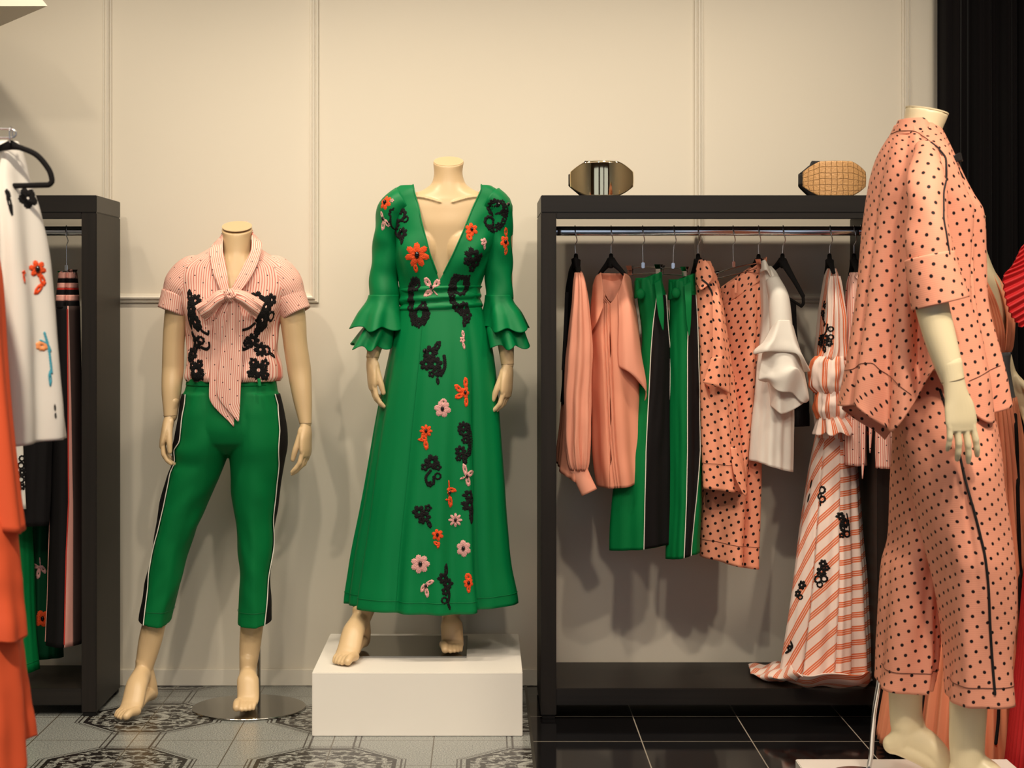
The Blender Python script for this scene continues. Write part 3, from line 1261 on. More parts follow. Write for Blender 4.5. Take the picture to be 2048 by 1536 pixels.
# ---- trousers
tA = thing('trousers', 'green cropped trousers with black side stripe worn by the mannequin in the striped blouse', 'trousers', tuple(P(455, 1000, YA)))


def build_trousers():
    wob = lambda k: (lambda th, t: 0.004 * noise.noise(Vector((th * 1.3 + k, t * 7, k))) + 0.0035 * sin(3 * th + 9 * t + k) * t)
    pel = Surf(rows_px(YA, [(758, 376, 552, 0.104), (800, 366, 558, 0.113), (850, 362, 565, 0.122), (880, 366, 564, 0.112), (905, 425, 495, 0.05)]))

    def foldL(th, t):
        d = 0.006 * gauss(t, 0.24, 0.03) * gauss(wrapd(th + 1.2), 0, 0.7) - 0.006 * gauss(t, 0.30, 0.03) * gauss(wrapd(th + 0.7), 0, 0.9)
        d += 0.004 * gauss(wrapd(th - 0.1 - 0.4 * t), 0, 0.25) * (0.3 + t)
        return d + 0.006 * noise.noise(Vector((th * 1.2 + 3 * t, t * 8, 1.0)))

    def foldR(th, t):
        d = 0.004 * gauss(wrapd(th + 0.1 - 0.3 * t), 0, 0.25) * (0.3 + t)
        d += 0.004 * sin(9 * t + 2 * th) * gauss(t, 0.75, 0.2)
        return d + 0.005 * noise.noise(Vector((th * 1.2 - 3 * t, t * 8, 5.0)))
    legL = Surf(rows_px(YA, [(785, 368, 470, 0.10), (830, 359, 468, 0.112), (886, 352, 462, 0.112), (925, 345, 452, 0.105), (977, 329, 428, 0.092), (1055, 314, 394, 0.080),
                             (1115, 303, 373, 0.074), (1180, 291, 358, 0.068), (1234, 281, 342, 0.064), (1242, 280, 340, 0.064)]), fold=foldL,
                zf=lambda th, t: -0.012 * cos(th - 0.5) * gauss(t, 1, 0.05))
    legR = Surf(rows_px(YA, [(785, 455, 557, 0.10), (830, 456, 567, 0.112), (886, 457, 574, 0.112), (925, 460, 566, 0.105), (1011, 467, 552, 0.090), (1099, 476, 543, 0.078),
                             (1180, 478, 541, 0.070), (1234, 476, 541, 0.066), (1243, 475, 541, 0.066)]), fold=foldR,
                zf=lambda th, t: -0.012 * cos(th + 0.2) * gauss(t, 1, 0.05))
    body = union('leg_cloth', [solid_vf(pel, 64, 60), solid_vf(legL, 64, 120), solid_vf(legR, 64, 120)], 0.004, 'green', tA, smooth=6)
    bv = bvh_of([body])
    wb = Surf(rows_px(YA, [(755, 374, 551, 0.106), (770, 372, 553, 0.1085)]))
    skin('waistband', wb, 'green', tA, nv=8, th=0.003)
    patch('belt_loop', [[(515, 757, YA - .112), (521, 757, YA - .112)], [(516, 774, YA - .118), (523, 774, YA - .118)]], 'green', tA, 4, 6, 0.003)
    # side stripes with white piping
    def stripe(S, poly, sgn):
        e = S.edge(poly)
        t0, t1 = 0.005, 0.995
        o = skin('side_stripe', S, 'black', tA, nu=18, nv=100, a0=lambda t: e(t) if sgn > 0 else -1.95, a1=lambda t: 1.95 if sgn > 0 else e(t), t0=t0, t1=t1, th=0.002, off=0.0035)
        o['label'] = 'black stripe down the side seam'
        pts = [S.pt(e(t), t, 0.0042) for t in np.linspace(t0, t1, 90)]
        p = tube('piping', pts, 0.0016, 'piping', tA, nseg=8, n=90)
        p['label'] = 'thin white piping along the stripe'
    stripe(legL, [(374, 780), (367, 825), (366, 850), (362, 880), (352, 897), (350, 915), (335, 977), (318, 1055), (305, 1109), (296, 1180), (290, 1243)], -1)
    stripe(legR, [(545, 780), (553, 808), (557, 858), (554, 926), (545, 1011), (538, 1112), (533, 1180), (528, 1248)], 1)
    # pressed hem seams
    for S in (legL, legR):
        pts = [S.pt(-PI + 2 * PI * k / 60, 0.945, 0.002) for k in range(61)]
        tube('hem_seam', pts, 0.0006, plain('green_stitch', rgb(0, 92, 48), 0.7), tA, nseg=6, n=61, cap=False)


build_trousers()

# ---- blouse
bA = thing('blouse', 'pink pinstriped short sleeve blouse with a neck bow and black lace patches on mannequin', 'blouse', tuple(P(465, 650, YA)))


def build_blouse():
    def fold(th, t):
        d = 0.008 * noise.noise(Vector((th * 2.4, t * 6, 8)))
        d += 0.018 * (gauss(wrapd(th + 0.7), 0, 0.42) + gauss(wrapd(th - 0.7), 0, 0.42)) * gauss(t, 0.50, 0.14)
        d += 0.005 * sin(th * 9 + 6 * t) * max(0, t - 0.7) * 2.2
        d += 0.004 * sin(th * 16 + 2) * gauss(t, 1.0, 0.10)
        d += 0.0035 * sin(26 * th) * gauss(t, 0.16, 0.06) * gauss(abs(wrapd(th)), 0.75, 0.25)
        return d
    S = Surf(rows_px(YA, [
        (478, 437, 513, 0.050), (492, 424, 517, 0.056), (506, 402, 534, 0.064), (520, 374, 560, 0.073), (536, 356, 580, 0.082), (560, 352, 586, 0.094),
        (600, 362, 576, 0.106), (640, 372, 560, 0.110), (700, 374, 556, 0.106), (735, 372, 562, 0.112), (752, 371, 562, 0.116), (762, 375, 556, 0.110)]), fold=fold)
    vL = S.edge([(441, 478), (447, 500), (450, 540), (455, 580), (458, 598), (459, 603), (459, 800)])
    vR = S.edge([(509, 478), (503, 505), (486, 540), (468, 575), (460, 598), (459, 603), (459, 800)])
    body = skin('body', S, 'pin', bA, nu=180, nv=110, a0=lambda t: vR(t), a1=lambda t: 2 * PI + vL(t), th=0.002, uvR=0.150)
    # the sheet wraps the back, so the pattern runs on from there
    bv = bvh_of([body])
    for path, cuff in ((
        [(412, 548, YA, 32, 1.2), (390, 556, YA, 38, 1.2), (368, 574, YA, 38, 1.1), (355, 596, YA, 32), (347, 618, YA, 29)], [(357, 590, YA, 33.5), (344, 624, YA - .005, 28.5)]), (
        [(524, 548, YA, 32, 1.2), (545, 556, YA, 38, 1.2), (566, 574, YA, 38, 1.1), (579, 596, YA, 33), (588, 618, YA, 29)], [(576, 592, YA, 33.5), (593, 627, YA - .005, 29)])):
        p, r = tube_px(path)
        v, f = tube_vf(p, r, 48, 40, cap=False)
        # pattern coordinates along the sleeve
        def sleeve(name, p, r, n, th):
            v, f = tube_vf(p, r, 48, n, cap=False)
            pts = [[v[i * 48 + k % 48] for k in range(49)] for i in range(n)]
            vv, ff, uv = grid_mesh(pts, True)
            ff = [tuple(reversed(q)) for q in ff]
            uv2 = []
            for q in range(0, len(uv), 4):
                uv2 += [uv[q + 3], uv[q + 2], uv[q + 1], uv[q]]
            o = link(name, mesh_from(name, vv, ff, uv2), 'pin', bA)
            return solidify(o, th, 0)
        sleeve('sleeve', p, r, 40, 0.002)
        p, r = tube_px(cuff)
        sleeve('cuff', p, r, 12, 0.005)
    # neck band that becomes the tie
    yb = YA - 0.07
    patch('collar_band', [[(437, 478, YA + .03), (446, 470, YA)], [(420, 500, YA - .05), (446, 500, YA - .060)], [(422, 530, YA - .084), (452, 530, YA - .088)],
                          [(432, 560, YA - .108), (456, 560, YA - .110)], [(447, 592, YA - .120), (460, 592, YA - .122)]], 'pin', bA, 12, 40, 0.004)
    patch('collar_band', [[(505, 466, YA), (513, 474, YA + .03)], [(502, 498, YA - .060), (524, 494, YA - .052)], [(488, 530, YA - .088), (516, 524, YA - .084)],
                          [(472, 562, YA - .110), (497, 562, YA - .108)], [(458, 592, YA - .122), (473, 592, YA - .120)]], 'pin', bA, 12, 40, 0.004)
    patch('collar_band', [[(441, 474, YA + .01), (447, 462, YA + .01)], [(458, 462, YA + .052), (460, 444, YA + .052)], [(492, 462, YA + .052), (490, 442, YA + .052)], [(508, 474, YA + .01), (504, 460, YA + .01)]],
          'pin', bA, 8, 24, 0.004)
    # bow
    k = YA - 0.140
    wr = lambda u, v: Vector((0, 0.004 * sin(14 * u + 2), 0))
    patch('bow_loop', [[(458, 580, k), (456, 590, k - .012), (452, 601, k)], [(438, 582, k - .004), (436, 598, k - .030), (436, 618, k)], [(412, 600, k + .004), (418, 616, k - .022), (424, 632, k + .004)],
                       [(390, 613, k + .012), (400, 627, k + .006), (412, 641, k + .012)]], 'pin', bA, 20, 30, 0.006, wr)
    patch('bow_loop', [[(462, 580, k), (466, 590, k - .012), (470, 601, k)], [(482, 582, k - .004), (486, 598, k - .030), (488, 616, k)], [(506, 592, k + .004), (502, 610, k - .022), (500, 628, k + .004)],
                       [(528, 606, k + .012), (520, 622, k + .006), (511, 639, k + .012)]], 'pin', bA, 20, 30, 0.006, wr)
    ys = k + 0.008
    patch('tie_end', [[(448, 596, k), (462, 598, k - .006), (470, 598, k)], [(428, 640, ys + .012), (445, 640, ys + .002), (462, 640, ys + .008)], [(423, 700, ys + .018), (443, 700, ys + .012), (463, 700, ys + .014)],
                      [(418, 790, ys + .012), (440, 805, ys + .008), (468, 836, ys + .010)], [(466, 852, ys + .006), (467, 853, ys + .006), (468, 852, ys + .006)]], 'pin', bA, 16, 50, 0.003,
          lambda u, v: Vector((0, 0.005 * sin(9 * u + 1) * max(0, 0.6 - v), 0)))
    patch('tie_end', [[(456, 596, k - .004), (466, 598, k - .010), (474, 598, k - .004)], [(446, 640, ys + .002), (466, 640, ys - .012), (484, 640, ys)], [(442, 700, ys + .006), (463, 700, ys - .002), (484, 700, ys + .004)],
                      [(433, 780, ys + .004), (456, 800, ys), (479, 828, ys + .002)], [(474, 842, ys), (476, 843, ys), (478, 842, ys)]], 'pin', bA, 16, 50, 0.003,
          lambda u, v: Vector((0, 0.006 * sin(9 * u) * max(0, 0.6 - v), 0)))
    kn = [blob_vf(P(459, 590, k - .012), (0.021, 0.016, 0.020))]
    for a in range(5):
        an = a * 1.26
        kn.append(tube_vf([P(459 + 11 * cos(an), 590 + 11 * sin(an), k - .020), P(459 + 4 * cos(an + 1.2), 590 + 5 * sin(an + 1.2), k - .030), P(459 + 10 * cos(an + 2.6), 590 + 10 * sin(an + 2.6), k - .020)], [0.005] * 3, 10, 12))
    v, f = [], []
    for a, b in kn:
        q = len(v)
        v += list(a)
        f += [tuple(i + q for i in c) for c in b]
    vo = mesh_from('bow_knot', v, f)
    ul = vo.uv_layers.new(name='UVMap')
    for lp in vo.loops:
        co = vo.vertices[lp.vertex_index].co
        ul.data[lp.index].uv = (co.x + co.z * 0.6, co.z)
    link('bow_knot', vo, 'pin', bA)
    # black lace patches, three either side
    L = lambda px, py, sh, **kw: lace_motif(bA, bv, px, py, sh, k=1.12, **kw)
    L(384, 612, [('l', -9, -18, 26, 12, 1.2), ('r', 6, -10, 13, 6, 0), ('l', -2, 4, 40, 22, 1.4), ('l', 6, 28, 34, 20, 1.2), ('l', -8, 22, 40, 10, 1.5), ('c', [(12, 34), (18, 44), (26, 48), (27, 42)], 5), ('o', -4, -4, 9)])
    L(530, 622, [('r', -10, -24, 11, 5, 0), ('r', 14, -20, 12, 6, .5), ('l', 2, -8, 40, 24, 1.9), ('l', -4, 16, 44, 24, 1.3), ('o', 16, 10, 11), ('l', -8, 34, 26, 12, 1.6), ('c', [(-16, 22), (-26, 32), (-40, 36), (-44, 32)], 5)])
    L(393, 692, [('r', 3, -6, 14, 7, 0), ('r', -10, 14, 14, 7, .4), ('o', 14, -10, 9), ('l', -4, -20, 16, 9, 1.5), ('c', [(14, 2), (24, 6), (29, 0), (28, -6)], 6), ('o', -14, 20, 9)])
    L(513, 690, [('r', -8, -8, 14, 7, 0), ('r', 8, 8, 14, 7, .4), ('o', 20, 10, 10), ('l', -2, -24, 18, 10, 1.5), ('c', [(-14, 4), (-24, 8), (-28, 2)], 6), ('l', 32, 18, 22, 6, .6), ('o', -16, -4, 9)])
    L(392, 742, [('r', 0, 0, 17, 7, 0), ('r', 6, -13, 9, 5, .4), ('r', -10, -10, 9, 5, 0), ('r', 10, 8, 10, 5, 1), ('l', -4, 14, 20, 10, 0.2)])
    L(517, 740, [('r', 0, 0, 18, 7, 0), ('r', -9, -14, 9, 5, .4), ('r', 13, -12, 9, 5, 0), ('r', -14, 6, 9, 5, 1), ('r', 12, 10, 10, 5, 1)])


build_blouse()

# ================================================================ mannequin in the green dress
YB = 5.52
pl = tag(boxes('plinth', [(-0.4955, 0.111, 5.186, 5.800, 0.0, 0.184)], 'plinth', bevel=0.002), 'low white square plinth under the mannequin in the long green dress', 'plinth')
mB = thing('mannequin', 'headless beige mannequin in the long green dress on the white plinth', 'mannequin', tuple(P(850, 1300, YB).xy) + (0.184,))


def build_B():
    tors = Surf(rows_px(YB, [
        (323, 866, 928, 0.040), (345, 868, 925, 0.041), (365, 864, 930, 0.044), (380, 846, 948, 0.050), (392, 806, 986, 0.056), (404, 784, 1003, 0.064),
        (425, 780, 1006, 0.070), (455, 790, 992, 0.076), (495, 798, 978, 0.074), (540, 806, 960, 0.072), (595, 812, 952, 0.074), (650, 800, 972, 0.100), (720, 790, 985, 0.112), (800, 796, 985, 0.11), (850, 830, 950, 0.08)]),
        zf=lambda th, t: -0.45 * cos(th) * 0.040 * max(0.0, 1 - t / 0.04))
    sol = [solid_vf(tors, 64, 110)]
    for x in (842, 925):
        sol.append(blob_vf(P(x, 500, YB - 0.044), (0.060, 0.046, 0.072)))
    # collar bones
    for sgn in (-1, 1):
        c = 893
        sol.append(tube_vf([P(c + sgn * 12, 404, YB - .068), P(c + sgn * 50, 394, YB - .056), P(c + sgn * 88, 392, YB - .03)], [0.0022, 0.0035, 0.002], 12, 16))
    sol.append(arm_vf([(797, 405, YB, 27), (780, 440, YB, 24), (772, 500, YB, 22), (768, 560, YB, 21), (763, 610, YB - .01, 20), (755, 670, YB - .03, 17), (745, 714, YB - .04, 12.8)]))
    sol.append(arm_vf([(990, 405, YB, 27), (1002, 440, YB, 24), (1003, 500, YB, 22), (1004, 560, YB, 21), (1007, 610, YB - .01, 20), (1011, 680, YB - .03, 17), (1015, 728, YB - .04, 13)]))
    sol.append(arm_vf([(845, 780, YB, 48), (820, 900, YB, 40), (790, 1010, YB - .02, 32), (762, 1110, YB - .02, 29), (741, 1190, YB + .03, 21), (724, 1240, YB - .02, 16.5)]))
    sol.append(arm_vf([(930, 780, YB, 48), (926, 900, YB, 40), (918, 1010, YB, 32), (912, 1110, YB + .02, 29), (906, 1190, YB + .02, 23), (901, 1240, YB + .01, 18)]))
    zt = 0.184
    ballL = Vector(((694 - CX) * 5.335 / F, 5.335, zt + 0.021))
    sol += foot_with_toes(P(721, 1238, YB - .045), ballL, P(725, 1280, YB - .01), (-0.30, -1, 0), -1, 0.036, up=P(741, 1190, YB + .03) - P(724, 1240, YB - .02))
    ballR = Vector(((905 - CX) * 5.47 / F, 5.485, zt + 0.027))
    sol += foot_with_toes(P(901, 1236, YB + .005), ballR, P(899, 1276, YB + .06), (0.05, -1, 0), 1, 0.034)
    union('body', sol, 0.0027, 'skin', mB, smooth=5)
    neck_cap(mB, 323.5, 867.5, 926.5, YB, 0.0385, 0.45, th=0.002)
    hl = hand_vf(P(744, 716, YB - .04), (0.02, -0.10, -1), (0.30, -0.95, 0), (0.95, 0.30, 0.05), L=0.98, wr=0.0200,
                 curls=[(10, 20, 14), (14, 26, 16), (18, 28, 18), (20, 28, 18)], thumb=(0.95, 0.30, 0.24))
    union('hand', hl, 0.0017, 'skin', mB, smooth=3)
    hr = hand_vf(P(1015, 731, YB - .04), (-0.04, -0.12, -1), (-0.42, -0.95, 0), (-0.90, 0.42, 0.05), L=0.98, wr=0.0200,
                 curls=[(16, 24, 14), (20, 26, 16), (22, 30, 18), (24, 30, 18)], thumb=(0.95, 0.32, 0.28))
    union('hand', hr, 0.0017, 'skin', mB, smooth=3)
    seam_ring('wrist_joint', [(745, 714, YB - .04, 13), (744.5, 730, YB - .04, 13)], mB)
    seam_ring('wrist_joint', [(1015, 728, YB - .04, 13.1), (1015.5, 745, YB - .04, 13)], mB)
    x0, x1 = (714 - CX) * 5.40 / F, (933 - CX) * 5.40 / F
    o = boxes('base_plate', [(x0, x1, 5.40, 5.74, zt, zt + 0.005)], 'steel', mB, bevel=0.001)
    o['label'] = 'rectangular polished steel plate'
    tube('support_rod', [P(912, 1270, YB + .13), P(911, 1200, YB + .10), P(912, 1110, YB + .04)], 0.005, 'steel', mB, n=20)


build_B()

dB = thing('dress', 'long green v neck dress with ruffled sleeves and scattered lace flowers', 'dress', tuple(P(860, 800, YB)))


def build_dress():
    def foldb(th, t):
        d = 0.024 * (gauss(wrapd(th + 0.72), 0, 0.38) + gauss(wrapd(th - 0.60), 0, 0.38)) * gauss(t, 0.56, 0.17)
        d += 0.005 * noise.noise(Vector((th * 2.5, t * 6 + th, 2)))
        d += 0.003 * sin(70 * t + 2.2 * th) * gauss(t, 0.97, 0.09)
        return d
    S = Surf(rows_px(YB, [
        (371, 800, 985, 0.052), (381, 784, 1000, 0.060), (396, 774, 1010, 0.068), (420, 774, 1010, 0.084), (460, 784, 1000, 0.102), (500, 789, 988, 0.108),
        (545, 793, 970, 0.104), (585, 799, 961, 0.098), (616, 800, 962, 0.101)]), fold=foldb,
             zf=lambda th, t: -0.16 * gauss(wrapd(th - PI), 0, 0.75) * max(0.0, 1 - t) ** 3)
    vL = S.edge([(826, 371), (833, 400), (846, 450), (862, 510), (874, 545), (878.5, 562), (879, 563), (879, 900)])
    vR = S.edge([(962, 381), (954, 400), (932, 450), (906, 510), (889, 545), (879.5, 562), (879, 563), (879, 900)])
    bod = skin('bodice', S, 'green_d', dB, nu=170, nv=110, a0=lambda t: vR(t), a1=lambda t: 2 * PI + vL(t), th=0.003)
    # neckline edging
    for e in (vL, vR):
        pts = [S.pt(e(t), t, 0.0005) for t in np.linspace(0.0, 0.72, 60)]
        tube('neck_facing', pts, 0.0022, 'green_d', dB, nseg=8, n=60)

    # waistband with gathers
    W = Surf(rows_px(YB, [(572, 799, 962, 0.104), (592, 801, 961, 0.106), (612, 800, 964, 0.108), (621, 799, 966, 0.109)]),
             fold=lambda th, t: 0.0035 * sin(17 * t + 1.5 * sin(1.3 * th)) + 0.0015 * noise.noise(Vector((th * 4, t * 9, 7))))
    wb = skin('waistband', W, 'green_d', dB, nu=120, nv=50, th=0.003)

    # skirt: raised front panel with pleats either side
    def folds(th, t):
        a = wrapd(th)
        g = t ** 1.3
        d = 0.0
        # left panel seam and deep right pleat
        d -= 0.016 * gauss(a, -0.42, 0.08) * g
        d += 0.014 * gauss(a, -0.25, 0.12) * g
        d -= 0.030 * gauss(a, 0.66, 0.09) * g ** 0.7
        d += 0.022 * gauss(a, 0.48, 0.12) * g
        d += 0.014 * gauss(a, 0.08, 0.14) * g - 0.012 * gauss(a, 0.28, 0.10) * g
        d -= 0.012 * gauss(a, -0.04, 0.09) * g * t
        d += 0.012 * gauss(a, -0.70, 0.20) * g
        d -= 0.020 * gauss(a, -1.15, 0.10) * g
        d += 0.012 * gauss(a, -0.95, 0.10) * g
        d += 0.020 * gauss(a, 1.15, 0.25) * g
        d += 0.012 * sin(7 * th) * g * (1 if abs(a) > 1.5 else 0)
        d += 0.008 * noise.noise(Vector((th * 2, t * 3, 4))) * t + 0.006 * noise.noise(Vector((th * 6, t * 1.5, 14))) * t
        return d
    K = Surf(rows_px(YB, [
        (612, 800, 963, 0.104), (640, 793, 972, 0.112), (690, 782, 984, 0.126), (760, 768, 994, 0.142), (850, 752, 1001, 0.156), (950, 736, 1008, 0.170), (1050, 720, 1014, 0.182),
        (1140, 706, 1021, 0.192), (1196, 697, 1031, 0.198), (1206, 696, 1032, 0.198)]), fold=folds,
        zf=lambda th, t: (0.010 * gauss(wrapd(th), 1.2, 0.5) - 0.004 * gauss(wrapd(th), 0.2, 0.4)) * t ** 4)
    sk = skin('skirt', K, 'green_d', dB, nu=260, nv=110, th=0.003)
    pts = [K.pt(-PI + 2 * PI * k / 200, 0.962, 0.0012) for k in range(201)]
    tube('hem_seam', pts, 0.0008, 'green_d', dB, nseg=6, n=201, cap=False)
    # princess seams
    for a0, a1 in ((-0.40, -0.43), (0.50, 0.60)):
        pts = [K.pt(a0 + (a1 - a0) * t, t, 0.0006) for t in np.linspace(0.01, 0.99, 70)]
        tube('panel_seam', pts, 0.0009, 'green_d', dB, nseg=6, n=70)

    # sleeves and their two ruffles
    sl = []
    for side, path in ((-1, [(806, 408, YB + .005, 34, 1.35), (786, 420, YB, 30, 1.45), (775, 470, YB, 26, 1.3), (770, 530, YB, 27), (768, 575, YB - .005, 29), (768, 598, YB - .008, 30)]),
                       (1, [(980, 408, YB + .005, 34, 1.35), (997, 420, YB, 29, 1.45), (997, 470, YB, 27, 1.3), (997, 530, YB, 27), (998, 575, YB - .005, 26), (998, 598, YB - .008, 27)])):
        p, r = tube_px(path)
        v, f = tube_vf(p, r, 48, 60, side=(1, 0, 0), cap=False)
        s2 = 9.0 * side
        for q in v:
            q += Vector((0.0022 * sin(q.z * 60 + q.y * 40), 0.009 * noise.noise(Vector((q.x * 14 + q.z * 8, q.y * 14, q.z * 14 + s2))), 0))
        so = link('sleeve', mesh_from('sleeve', v, f), 'green_d', dB)
        solidify(so, 0.003, 0)
        sl.append(so)
    def ruffle(rows, ph, n, amp):
        R = Surf(rows_px(YB - .008, rows), fold=lambda th, t: amp * (t ** 1.1) * sin(n * th + ph + 0.7 * sin(2 * th)),
                 zf=lambda th, t: -0.007 * (t ** 2) * sin(n * th + ph + 0.7 * sin(2 * th) + 0.9) - 0.010 * t * cos(th))
        return skin('sleeve_ruffle', R, 'green_d', dB, nu=150, nv=36, th=0.0025)
    ruffle([(638, 741, 793, 0.050), (660, 722, 789, 0.072), (690, 702, 782, 0.088)], 0.6, 6, 0.011)
    ruffle([(590, 737, 799, 0.047), (598, 735, 799, 0.050), (625, 718, 801, 0.074), (652, 705, 804, 0.094)], 2.0, 5, 0.012)
    ruffle([(638, 972, 1040, 0.050), (660, 970, 1050, 0.072), (688, 978, 1058, 0.088)], 1.2, 6, 0.011)
    ruffle([(590, 970, 1026, 0.045), (598, 970, 1027, 0.048), (625, 968, 1046, 0.074), (654, 965, 1061, 0.094)], 3.6, 5, 0.012)

    # ---- sewn-on crochet
    up = bvh_of([bod, wb, sk] + sl)
    fl = lambda *a, **k: lace_flower(dB, up, *a, **k)
    mo = lambda *a, **k: lace_motif(dB, up, *a, **k)
    fl(771, 405, 17, 6, 'lace_red', 0.3)
    fl(767, 437, 4, 4, 'lace_pink', 0, extra=[(-4, -8, 16, 8, 1.1), (8, 10, 20, 9, 1.2), (-1, 14, 22, 10, 1.7)])
    fl(768, 388, 5, 5, 'lace_pink', 0, bead=False)
    mo(800, 446, [('o', -2, -16, 16), ('r', -12, 4, 12, 7, 0), ('c', [(-14, -12), (-16, 8), (-8, 24), (6, 30)], 7), ('r', 8, 22, 14, 8, .2), ('l', 12, 36, 18, 9, 1.4), ('o', 12, -8, 8), ('r', -2, -24, 8, 6, 0)], bead=[(6, 16)])
    fl(834, 510, 25, 7, 'lace_red', 0.2, extra=[(-3, 27, 18, 9, 1.4)], deep=0.5)
    fl(943, 459, 14, 6, 'lace_red', 0.5, extra=[(-6, 16, 16, 12, 1.2)])
    fl(1010, 484, 15, 5, 'lace_red', 0.3, asp=0.8, extra=[(2, -20, 20, 10, 1.4), (2, 18, 18, 8, 1.6)])
    mo(985, 432, [('o', 4, -16, 17), ('c', [(14, -26), (24, -8), (18, 14), (2, 28), (-14, 20)], 11), ('r', -2, -24, 12, 8, 0), ('o', -8, 12, 14), ('r', 20, -4, 9, 7, 0), ('r', 10, 20, 9, 7, 0)], bead=[(5, -22)])
    fl(968, 484, 9, 5, 'lace_pink', 0, bead=False, extra=[(2, 10, 12, 7, 1.3)])
    mo(948, 520, [('r', -4, -8, 16, 6, .2), ('r', 8, 6, 14, 6, .6), ('r', -12, 4, 10, 5, 0), ('r', 2, 18, 10, 5, 1), ('r', 14, -6, 9, 5, 0)])
    fl(1015, 409, 4, 4, 'lace_pink', 0)
    fl(863, 575, 5, 4, 'lace_pink', 0.3, extra=[(-9, -11, 18, 12, 0.9), (9, -9, 20, 12, -1.0), (-8, 10, 20, 11, -0.4), (8, 9, 14, 3, 0.8)])
    mo(834, 602, [('o', -4, -28, 12), ('r', -6, -34, 9, 7, 0), ('c', [(-2, -34), (-16, -18), (-16, 6), (-8, 24), (10, 34), (22, 22), (14, 8)], 13), ('o', 8, 20, 14), ('r', -14, 0, 9, 6, 0), ('r', -4, 30, 9, 6, 0), ('r', 18, 28, 9, 6, 0)])
    mo(921, 604, [('o', 0, -24, 17), ('c', [(14, -36), (-8, -38), (-20, -18), (-14, 4), (2, 18), (12, 30)], 11), ('r', 8, 10, 12, 7, 0), ('l', 6, 34, 22, 10, 1.8), ('r', 14, 20, 11, 6, 0), ('r', 14, -28, 9, 6, 0)])
    fl(925, 680, 8, 5, 'lace_pink', 0.2, bead=False, asp=0.7, extra=[(2, -12, 16, 7, 1.5), (2, 12, 14, 6, 1.4)])
    mo(866, 726, [('r', -6, -20, 16, 7, 0), ('l', 8, -34, 24, 13, 2.0), ('r', -14, 2, 14, 6, .3), ('r', 4, 2, 16, 7, .7), ('c', [(22, -16), (24, 4), (18, 20), (6, 24)], 7), ('r', 14, 20, 9, 6, 0), ('l', 10, 36, 16, 7, 1.4), ('r', -2, 22, 8, 5, 0)], bead=[(-18, -24)])
    fl(930, 785, 13, 5, 'lace_red', 0.1, asp=0.7, extra=[(2, -20, 22, 10, 1.6), (-13, -8, 22, 11, 0.9), (-12, 7, 18, 11, -0.3), (2, 19, 20, 9, 1.6)])
    fl(885, 818, 17, 6, 'lace_pink', 0.2, deep=0.32, extra=[(2, -14, 14, 14, 0)])
    fl(852, 862, 13, 8, 'lace_red', 0, extra=[(-4, 15, 16, 12, 1.1), (-9, 18, 16, 6, 0.2), (0, 28, 20, 10, 1.4)])
    mo(929, 886, [('o', 0, -26, 14), ('r', -2, -32, 12, 8, 0), ('c', [(8, -34), (13, -6), (10, 18), (-2, 30)], 9), ('r', -8, 16, 12, 7, 0), ('l', 0, 34, 20, 10, 1.4), ('r', 2, -6, 9, 6, 0), ('r', -12, 30, 7, 6, 0)])
    mo(862, 938, [('r', 2, -14, 16, 6, .2), ('r', -12, -4, 9, 5, 0), ('c', [(0, 2), (-10, 18), (-4, 32), (6, 28), (6, 14)], 6), ('o', 14, 14, 8), ('r', 14, -4, 8, 5, 0), ('r', -2, 30, 7, 5, 0)])
    fl(934, 953, 4, 4, 'lace_pink', 0.2, extra=[(-4, -14, 26, 9, 1.4), (8, -6, 18, 11, -0.6), (2, 10, 20, 10, 1.4), (-9, 3, 12, 4, -0.4)])
    fl(898, 985, 6, 5, 'lace_red', 0.4, asp=0.7, extra=[(0, -16, 20, 3, 1.55), (5, -5, 20, 10, 0.2), (2, 18, 24, 10, 1.5), (-6, 14, 6, 4, 0)])
    mo(846, 1030, [('r', -8, -6, 14, 6, 0), ('r', 10, -14, 8, 5, 0), ('r', 4, 4, 12, 6, 0), ('r', -2, 10, 9, 5, 0), ('l', 12, 18, 18, 9, 1.2)])
    mo(941, 1010, [('r', -2, -20, 11, 6, 0), ('r', -2, 0, 14, 6, .4), ('l', 2, 22, 32, 14, 1.6), ('r', 6, 12, 9, 5, 0), ('o', 4, -10, 8)])
    fl(911, 1040, 14, 8, 'lace_pink', 0, deep=0.6)
    fl(875, 1070, 12, 6, 'lace_red', 0.3, extra=[(-2, 17, 14, 8, 0.6), (2, 20, 14, 6, 1.8)])
    fl(927, 1097, 17, 6, 'lace_pink', 0.4, deep=0.3, asp=0.85)
    fl(840, 1128, 19, 7, 'lace_pink', 0, deep=0.28)
    fl(852, 1172, 5, 4, 'lace_pink', 0, extra=[(8, -7, 20, 9, -0.5), (-6, 4, 18, 8, 1.9), (2, 13, 20, 9, 1.4)])
    mo(892, 1172, [('l', 2, -32, 26, 9, 1.6), ('r', -6, -16, 12, 6, 0), ('r', 4, -4, 12, 6, 0), ('r', -2, 10, 10, 6, .4), ('c', [(4, 0), (6, 18), (2, 34)], 6), ('o', -6, 28, 8), ('l', 4, 40, 18, 6, 1.2)])
    fl(937, 1166, 11, 6, 'lace_red', 0.3, asp=0.9, extra=[(0, -11, 18, 14, 1.2), (0, 12, 16, 8, 1.5)], deep=0.3)


build_dress()
# ================================================================ clothes on the right rack
RY = RAIL_Y


